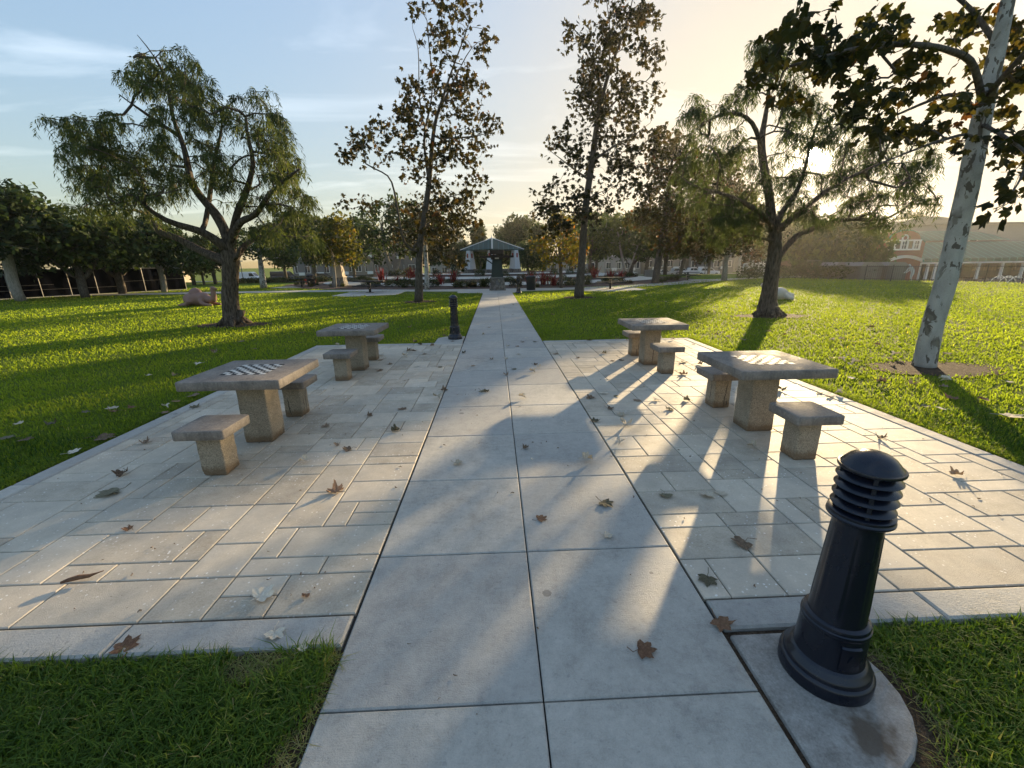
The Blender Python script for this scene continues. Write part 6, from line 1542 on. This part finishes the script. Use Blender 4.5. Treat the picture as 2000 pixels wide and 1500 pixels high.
# ================================================================== GRASS
def blades(name, P, h, w, rng, z0=-.035, segs=2, lean=.6, mat='grass_blade', dry=False):
    n = len(P)
    th = rng.uniform(0, 2*PI, n)+2.2*np.sin(P[:, 0]*7.1+np.sin(P[:, 1]*5.3)*2)*.6
    ln = np.abs(rng.normal(lean, .35, n))
    face = th+rng.normal(0, .9, n)+PI/2
    H = h*rng.uniform(.55, 1.2, n)*(1+.25*np.sin(P[:, 0]*3.1+1)*np.sin(P[:, 1]*2.7))
    W = w*rng.uniform(.7, 1.3, n)
    d = np.stack([np.cos(th), np.sin(th), np.zeros(n)], 1); s = np.stack([np.cos(face), np.sin(face), np.zeros(n)], 1)
    b = np.concatenate([P, np.full((n, 1), z0)], 1) if P.shape[1] == 2 else P
    u = np.array([0, 0, 1.])
    m = b+d*(H*ln*.32)[:, None]+u*(H*.58)[:, None]
    t = b+d*(H*ln*1.0)[:, None]+u*(H*np.clip(1.02-.28*ln, .35, 1))[:, None]
    V = np.stack([b-s*W[:, None]*.5, b+s*W[:, None]*.5, m+s*W[:, None]*.42, m-s*W[:, None]*.42, t], 1).reshape(-1, 3)
    i = np.arange(n)*5
    q = P[:, 0]*.35; r_ = P[:, 1]*.35
    patch = np.sin(q*2.1+1.7*np.sin(r_*1.3))*.5+np.sin(r_*2.9+q*1.2+1.1*np.sin(q*3.1))*.35+np.sin(q*5.3-r_*4.1)*.3
    tone = np.clip(.42+.14*patch+rng.normal(0, np.where(np.broadcast_to(w, (n,)) < .012, .15, .10), n), 0, .9)
    dead = rng.random(n) < np.where(np.broadcast_to(w, (n,)) < .006, .035, .006); tone[dead] = rng.uniform(.9, 1, dead.sum())
    if dry: tone = rng.uniform(.9, 1, n)
    mb = MB(); mb.add(V, np.stack([i, i+1, i+2, i+3], 1), tone); mb.add(np.zeros((0, 3)), np.zeros((0, 3), int), np.zeros(0))
    mb.F.pop(3, None); mb.T.pop(3, None); mb.M.pop(3, None)
    mb.F[3] = [np.stack([i+3, i+2, i+4], 1)]; mb.T[3] = [tone]; mb.M[3] = [np.zeros(n, np.int32)]
    return struct(mb.build(name, MATS[mat]), 'stuff')
gr = np.random.default_rng(99)
def keep_grass(P, near=False):
    x, y = P[:, 0], P[:, 1]; k = np.ones(len(P), bool)
    k &= ~((x > PX0-.035) & (x < PX1+.01) & (y < 29))
    k &= ~((x > -4.10) & (x < 4.50) & (y > 1.60) & (y < 9.625))
    # lamp pads
    k &= ~((x > 1.0) & (y > .8) & (y < 1.62) & (((x-1.22)/.46)**2+((y-1.33)/.42)**2 < 1)) & ~((x > 1.0) & (x < 1.56) & (y > 1.3) & (y < 1.62)) & ~((x > 1.) & (x < 1.3) & (y > .93) & (y < 1.3))
    k &= ~((x > -1.44) & (x < -.7) & (y > 9.6) & (y < 10.5))
    k &= ~(((x-MX)/1.25)**2+(y-MY)**2 < 17.1**2)
    for cx, cy, rx, ry in SOIL:
        q = ((x-cx)/rx)**2+((y-cy)/ry)**2; k &= ~(q < gr.uniform(.55, 1.15, len(P)))
    for cx, cy, rx, ry in [(-8.0, 28.3, 1.95, 2.3), (7.7, 28.6, 2.05, 1.8), (-17.2, 39.2, 2.2, 1.4), (18.1, 40.2, 2.3, 1.5)]:
        k &= ~((np.abs(x-cx) < rx) & (np.abs(y-cy) < ry*.9))
    k &= ~((y > 27) & (y < 33.4) & (np.abs(x) < 6)) & ~((y > 30.6) & (y < 33.2) & (x < 6)) & (y < 56.4)
    k &= lawn_z(x, y) > -.05
    return k
def wear(P):
    """bare strip along the left side of the path and the paver edges"""
    x, y = P[:, 0], P[:, 1]; k = np.ones(len(P), bool); r = gr.random(len(P))
    edge = .085+.13*smooth((1.55-y)/1.1)+.03*np.sin(y*9)
    k &= ~((x < PX0) & (y < 1.6) & (x > PX0-edge*gr.uniform(.75, 1.2, len(P))) & ~((y > 1.25) & (y < 1.6) & (x < -.79)))
    k &= ~((((x+1.12)/.17)**2+((y-1.53)/.09)**2 < gr.uniform(.5, 1.3, len(P))))
    q = ((x-1.22)/.54)**2+((y-1.33)/.50)**2
    k &= ~((x > 1.0) & (y < 1.58) & (q < gr.uniform(.75, 1.2, len(P))) & (r < .9))
    return k
def tuftify(n, x0, x1, y0, y1, per, sp):
    m = n//per; c = np.stack([gr.uniform(x0, x1, m), gr.uniform(y0, y1, m)], 1)
    return np.repeat(c, per, 0)+gr.normal(0, sp, (m*per, 2))
P = np.concatenate([tuftify(46000, -2.9, PX0, -.1, 1.6, 7, .012), tuftify(26000, 1.05, 3.0, -.1, 1.6, 7, .012), gr.uniform([-2.9, -.1], [PX0, 1.6], (16000, 2)), gr.uniform([1.05, -.1], [3., 1.6], (9000, 2))])
P = P[keep_grass(P) & wear(P) & (P[:, 1] < 1.6)]
blades('near_grass', P, .080, .0056, gr, -.035, lean=.8, mat='shade_toned_blade')
P = np.concatenate([gr.uniform([2.95, -1.2], [6.2, 1.62], (26000, 2)), gr.uniform([-6.2, -1.2], [-2.85, 1.62], (26000, 2)), gr.uniform([4.5, 1.6], [8., 4.5], (9000, 2)), gr.uniform([-8., 1.6], [-4.1, 4.5], (9000, 2))])
P = P[keep_grass(P)]
blades('near_grass', P, .07, .009, gr, -.035, lean=.8, mat='shade_toned_blade')
dist_ = 2.6*(48/2.6)**gr.random(330000)                      # density falls with distance
ang = gr.uniform(-1.0, 1.0, len(dist_))
P = np.stack([dist_*np.tan(ang)*.0+dist_*np.sin(ang)*1.25, dist_*np.cos(ang)], 1)
d = np.hypot(P[:, 0], P[:, 1])
ok = keep_grass(P) & (P[:, 1] > 1.62)
P, d = P[ok], d[ok]
blades('lawn_grass', P, np.clip(.045+.0008*d, .045, .075), .0048*np.clip(d/2.8, 1, 9), gr, -.035, lean=.55)
y = gr.uniform(.2, 1.58, 1500); ed = .085+.13*smooth((1.55-y)/1.1)
P = np.concatenate([np.stack([PX0-ed*gr.random(1500)*1.1, y], 1), np.stack([-1.12+gr.normal(0, .09, 420), 1.53+gr.normal(0, .045, 420)], 1), np.array([1.22, 1.33])+np.stack([np.cos(q := gr.uniform(-1.6, 1.3, 700))*gr.uniform(.44, .56, 700), np.sin(q)*gr.uniform(.42, .54, 700)], 1)])
P = P[(P[:, 1] < 1.59) & ((P[:, 0] < PX0) | (P[:, 0] > 1.1))]
blades('dry_grass', P, .034, .0035, gr, -.019, lean=2.0, mat='shade_toned_blade', dry=True)
# thicker fringe along the paver edges
e = []
for x0, sx in ((-4.09, -1), (4.49, 1)):
    y = gr.uniform(1.6, 9.7, 9000); e.append(np.stack([x0+sx*np.abs(gr.normal(0.05, .08, len(y))), y], 1))
y = gr.uniform(0, 1, 5000); e.append(np.stack([np.where(y < .5, -4.1+y*2*2.65, 1.06+(y-.5)*2*3.4), 9.63+np.abs(gr.normal(0, .05, len(y)))], 1))
x = gr.uniform(0, 1, 9000); yy = 1.0+28*x**1.6; e.append(np.stack([np.where(gr.random(len(x)) < .5, PX0-.03-np.abs(gr.normal(0, .05, len(x))), PX1+.015+np.abs(gr.normal(0, .05, len(x)))), 9.65+17*x**1.4], 1))
P = np.concatenate(e); P = P[keep_grass(P)]
blades('edge_grass', P, .06, .008, gr, -.035, lean=.8)

# ================================================================== SKY, SUN, AIR
w = bpy.data.worlds.new('World'); bpy.context.scene.world = w; w.use_nodes = True
nt = w.node_tree; nt.nodes.clear(); N = nt.nodes.new; Lk = nt.links.new
sky = N('ShaderNodeTexSky'); sky.sky_type = 'NISHITA'; sky.sun_disc = False; sky.sun_elevation = SUN_EL; sky.sun_rotation = SUN_AZ
sky.altitude = 0; sky.air_density = 1.0; sky.dust_density = 1.6; sky.ozone_density = 1.3
SKYMAX = 1.30
tc = N('ShaderNodeTexCoord')
def M_(op, a, b=0., clamp=False):
    n = N('ShaderNodeMath'); n.operation = op; n.use_clamp = clamp
    for i, v in enumerate((a, b)):
        if hasattr(v, 'is_output'): Lk(v, n.inputs[i])
        else: n.inputs[i].default_value = v
    return n.outputs[0]
sep = N('ShaderNodeSeparateXYZ'); Lk(tc.outputs['Generated'], sep.inputs[0])
# thin high cloud: streaks on a plane far above
iz = M_('DIVIDE', 1., M_('ADD', M_('MAXIMUM', sep.outputs[2], 0.), .12))
cb = N('ShaderNodeCombineXYZ'); Lk(M_('MULTIPLY', sep.outputs[0], iz), cb.inputs[0]); Lk(M_('MULTIPLY', sep.outputs[1], iz), cb.inputs[1])
mp = N('ShaderNodeMapping'); Lk(cb.outputs[0], mp.inputs[0]); mp.inputs['Rotation'].default_value = (0, 0, R_(24)); mp.inputs['Scale'].default_value = (.55, 1.7, 1); mp.inputs['Location'].default_value = (1.3, .4, 0)
n1 = N('ShaderNodeTexNoise'); Lk(mp.outputs[0], n1.inputs['Vector']); n1.inputs['Scale'].default_value = 1.1; n1.inputs['Detail'].default_value = 9; n1.inputs['Roughness'].default_value = .56; n1.inputs['Distortion'].default_value = .7
cr = N('ShaderNodeValToRGB'); Lk(n1.outputs['Fac'], cr.inputs[0]); cr.color_ramp.elements[0].position = .53; cr.color_ramp.elements[1].position = .80
dotn = N('ShaderNodeVectorMath'); dotn.operation = 'DOT_PRODUCT'; Lk(tc.outputs['Generated'], dotn.inputs[0]); dotn.inputs[1].default_value = tuple(SUND)
dp = M_('MAXIMUM', dotn.outputs['Value'], 0.)
bw = N('ShaderNodeRGBToBW'); Lk(sky.outputs[0], bw.inputs[0])
fac = M_('DIVIDE', 1., M_('ADD', 1., M_('DIVIDE', bw.outputs[0], SKYMAX)))
skc = N('ShaderNodeVectorMath'); skc.operation = 'SCALE'; Lk(fac, skc.inputs['Scale'])
skd = N('ShaderNodeMix'); skd.data_type = 'RGBA'; skd.inputs[0].default_value = .0; bwc = N('ShaderNodeCombineColor')
for i, k in enumerate((1.04, .99, .86)): Lk(M_('MULTIPLY', bw.outputs[0], k), bwc.inputs[i])
Lk(sky.outputs[0], skd.inputs[6]); Lk(bwc.outputs[0], skd.inputs[7]); Lk(skd.outputs[2], skc.inputs[0]); Lk(M_('MULTIPLY', M_('POWER', M_('SUBTRACT', 1., fac), 5.), .85), skd.inputs[0])
skm = N('ShaderNodeMix'); skm.data_type = 'RGBA'; skm.blend_type = 'MIX'
lum = N('ShaderNodeMix'); lum.data_type = 'RGBA'; lum.blend_type = 'ADD'; lum.inputs[0].default_value = 1.
Lk(skc.outputs[0], lum.inputs[6]); lum.inputs[7].default_value = (.9, .88, .86, 1)
Lk(M_('MULTIPLY', cr.outputs[0], .62), skm.inputs[0]); Lk(skc.outputs[0], skm.inputs[6]); Lk(lum.outputs[2], skm.inputs[7])
# the sun's disc and the bright air right round it
disc = M_('MULTIPLY', M_('GREATER_THAN', dp, math.cos(R_(.62))), 700.)
halo = M_('MULTIPLY', M_('POWER', dp, 2200.), 4.)
glow = N('ShaderNodeMix'); glow.data_type = 'RGBA'; glow.blend_type = 'MULTIPLY'; glow.inputs[0].default_value = 1.
cc = N('ShaderNodeCombineColor'); s_ = M_('ADD', disc, halo)
for i in range(3): Lk(s_, cc.inputs[i])
Lk(cc.outputs[0], glow.inputs[6]); glow.inputs[7].default_value = (1., .86, .58, 1)
tot = N('ShaderNodeMix'); tot.data_type = 'RGBA'; tot.blend_type = 'ADD'; tot.inputs[0].default_value = 1.
Lk(skm.outputs[2], tot.inputs[6]); Lk(glow.outputs[2], tot.inputs[7])
bg = N('ShaderNodeBackground'); Lk(tot.outputs[2], bg.inputs['Color']); bg.inputs['Strength'].default_value = .15
Lk(bg.outputs[0], N('ShaderNodeOutputWorld').inputs['Surface'])

sl = bpy.data.lights.new('sun', 'SUN'); sl.energy = 2.7; sl.angle = R_(.8); sl.color = (1., .76, .44)
so = bpy.data.objects.new('sun', sl); C.objects.link(so)
so.rotation_euler = Vector(-SUND).to_track_quat('-Z', 'Y').to_euler(); so.location = (20, 30, 20)

HAZE = True
if HAZE:
    n = NT('haze_air')
    vol = n.node('ShaderNodeVolumePrincipled', ins={'Color': (.98, .95, .88, 1), 'Density': .0003, 'Anisotropy': .66})
    n.l.new(vol.outputs[0], n.out.inputs['Volume'])
    ho = MB().box(-150, 190, -6, 175, -2.8, 20).build('haze', n.m); struct(ho, 'stuff')

sc = bpy.context.scene
sc.render.engine = 'CYCLES'
sc.cycles.use_denoising = True
try: sc.cycles.denoiser = 'OPENIMAGEDENOISE'
except Exception: pass
sc.cycles.max_bounces = 8; sc.cycles.transparent_max_bounces = 8; sc.cycles.volume_bounces = 0; sc.cycles.caustics_reflective = False; sc.cycles.caustics_refractive = False
sc.cycles.sample_clamp_indirect = 6
sc.view_settings.view_transform = 'Standard'; sc.view_settings.look = 'None'; sc.view_settings.gamma = 1.; sc.view_settings.exposure = 2.33
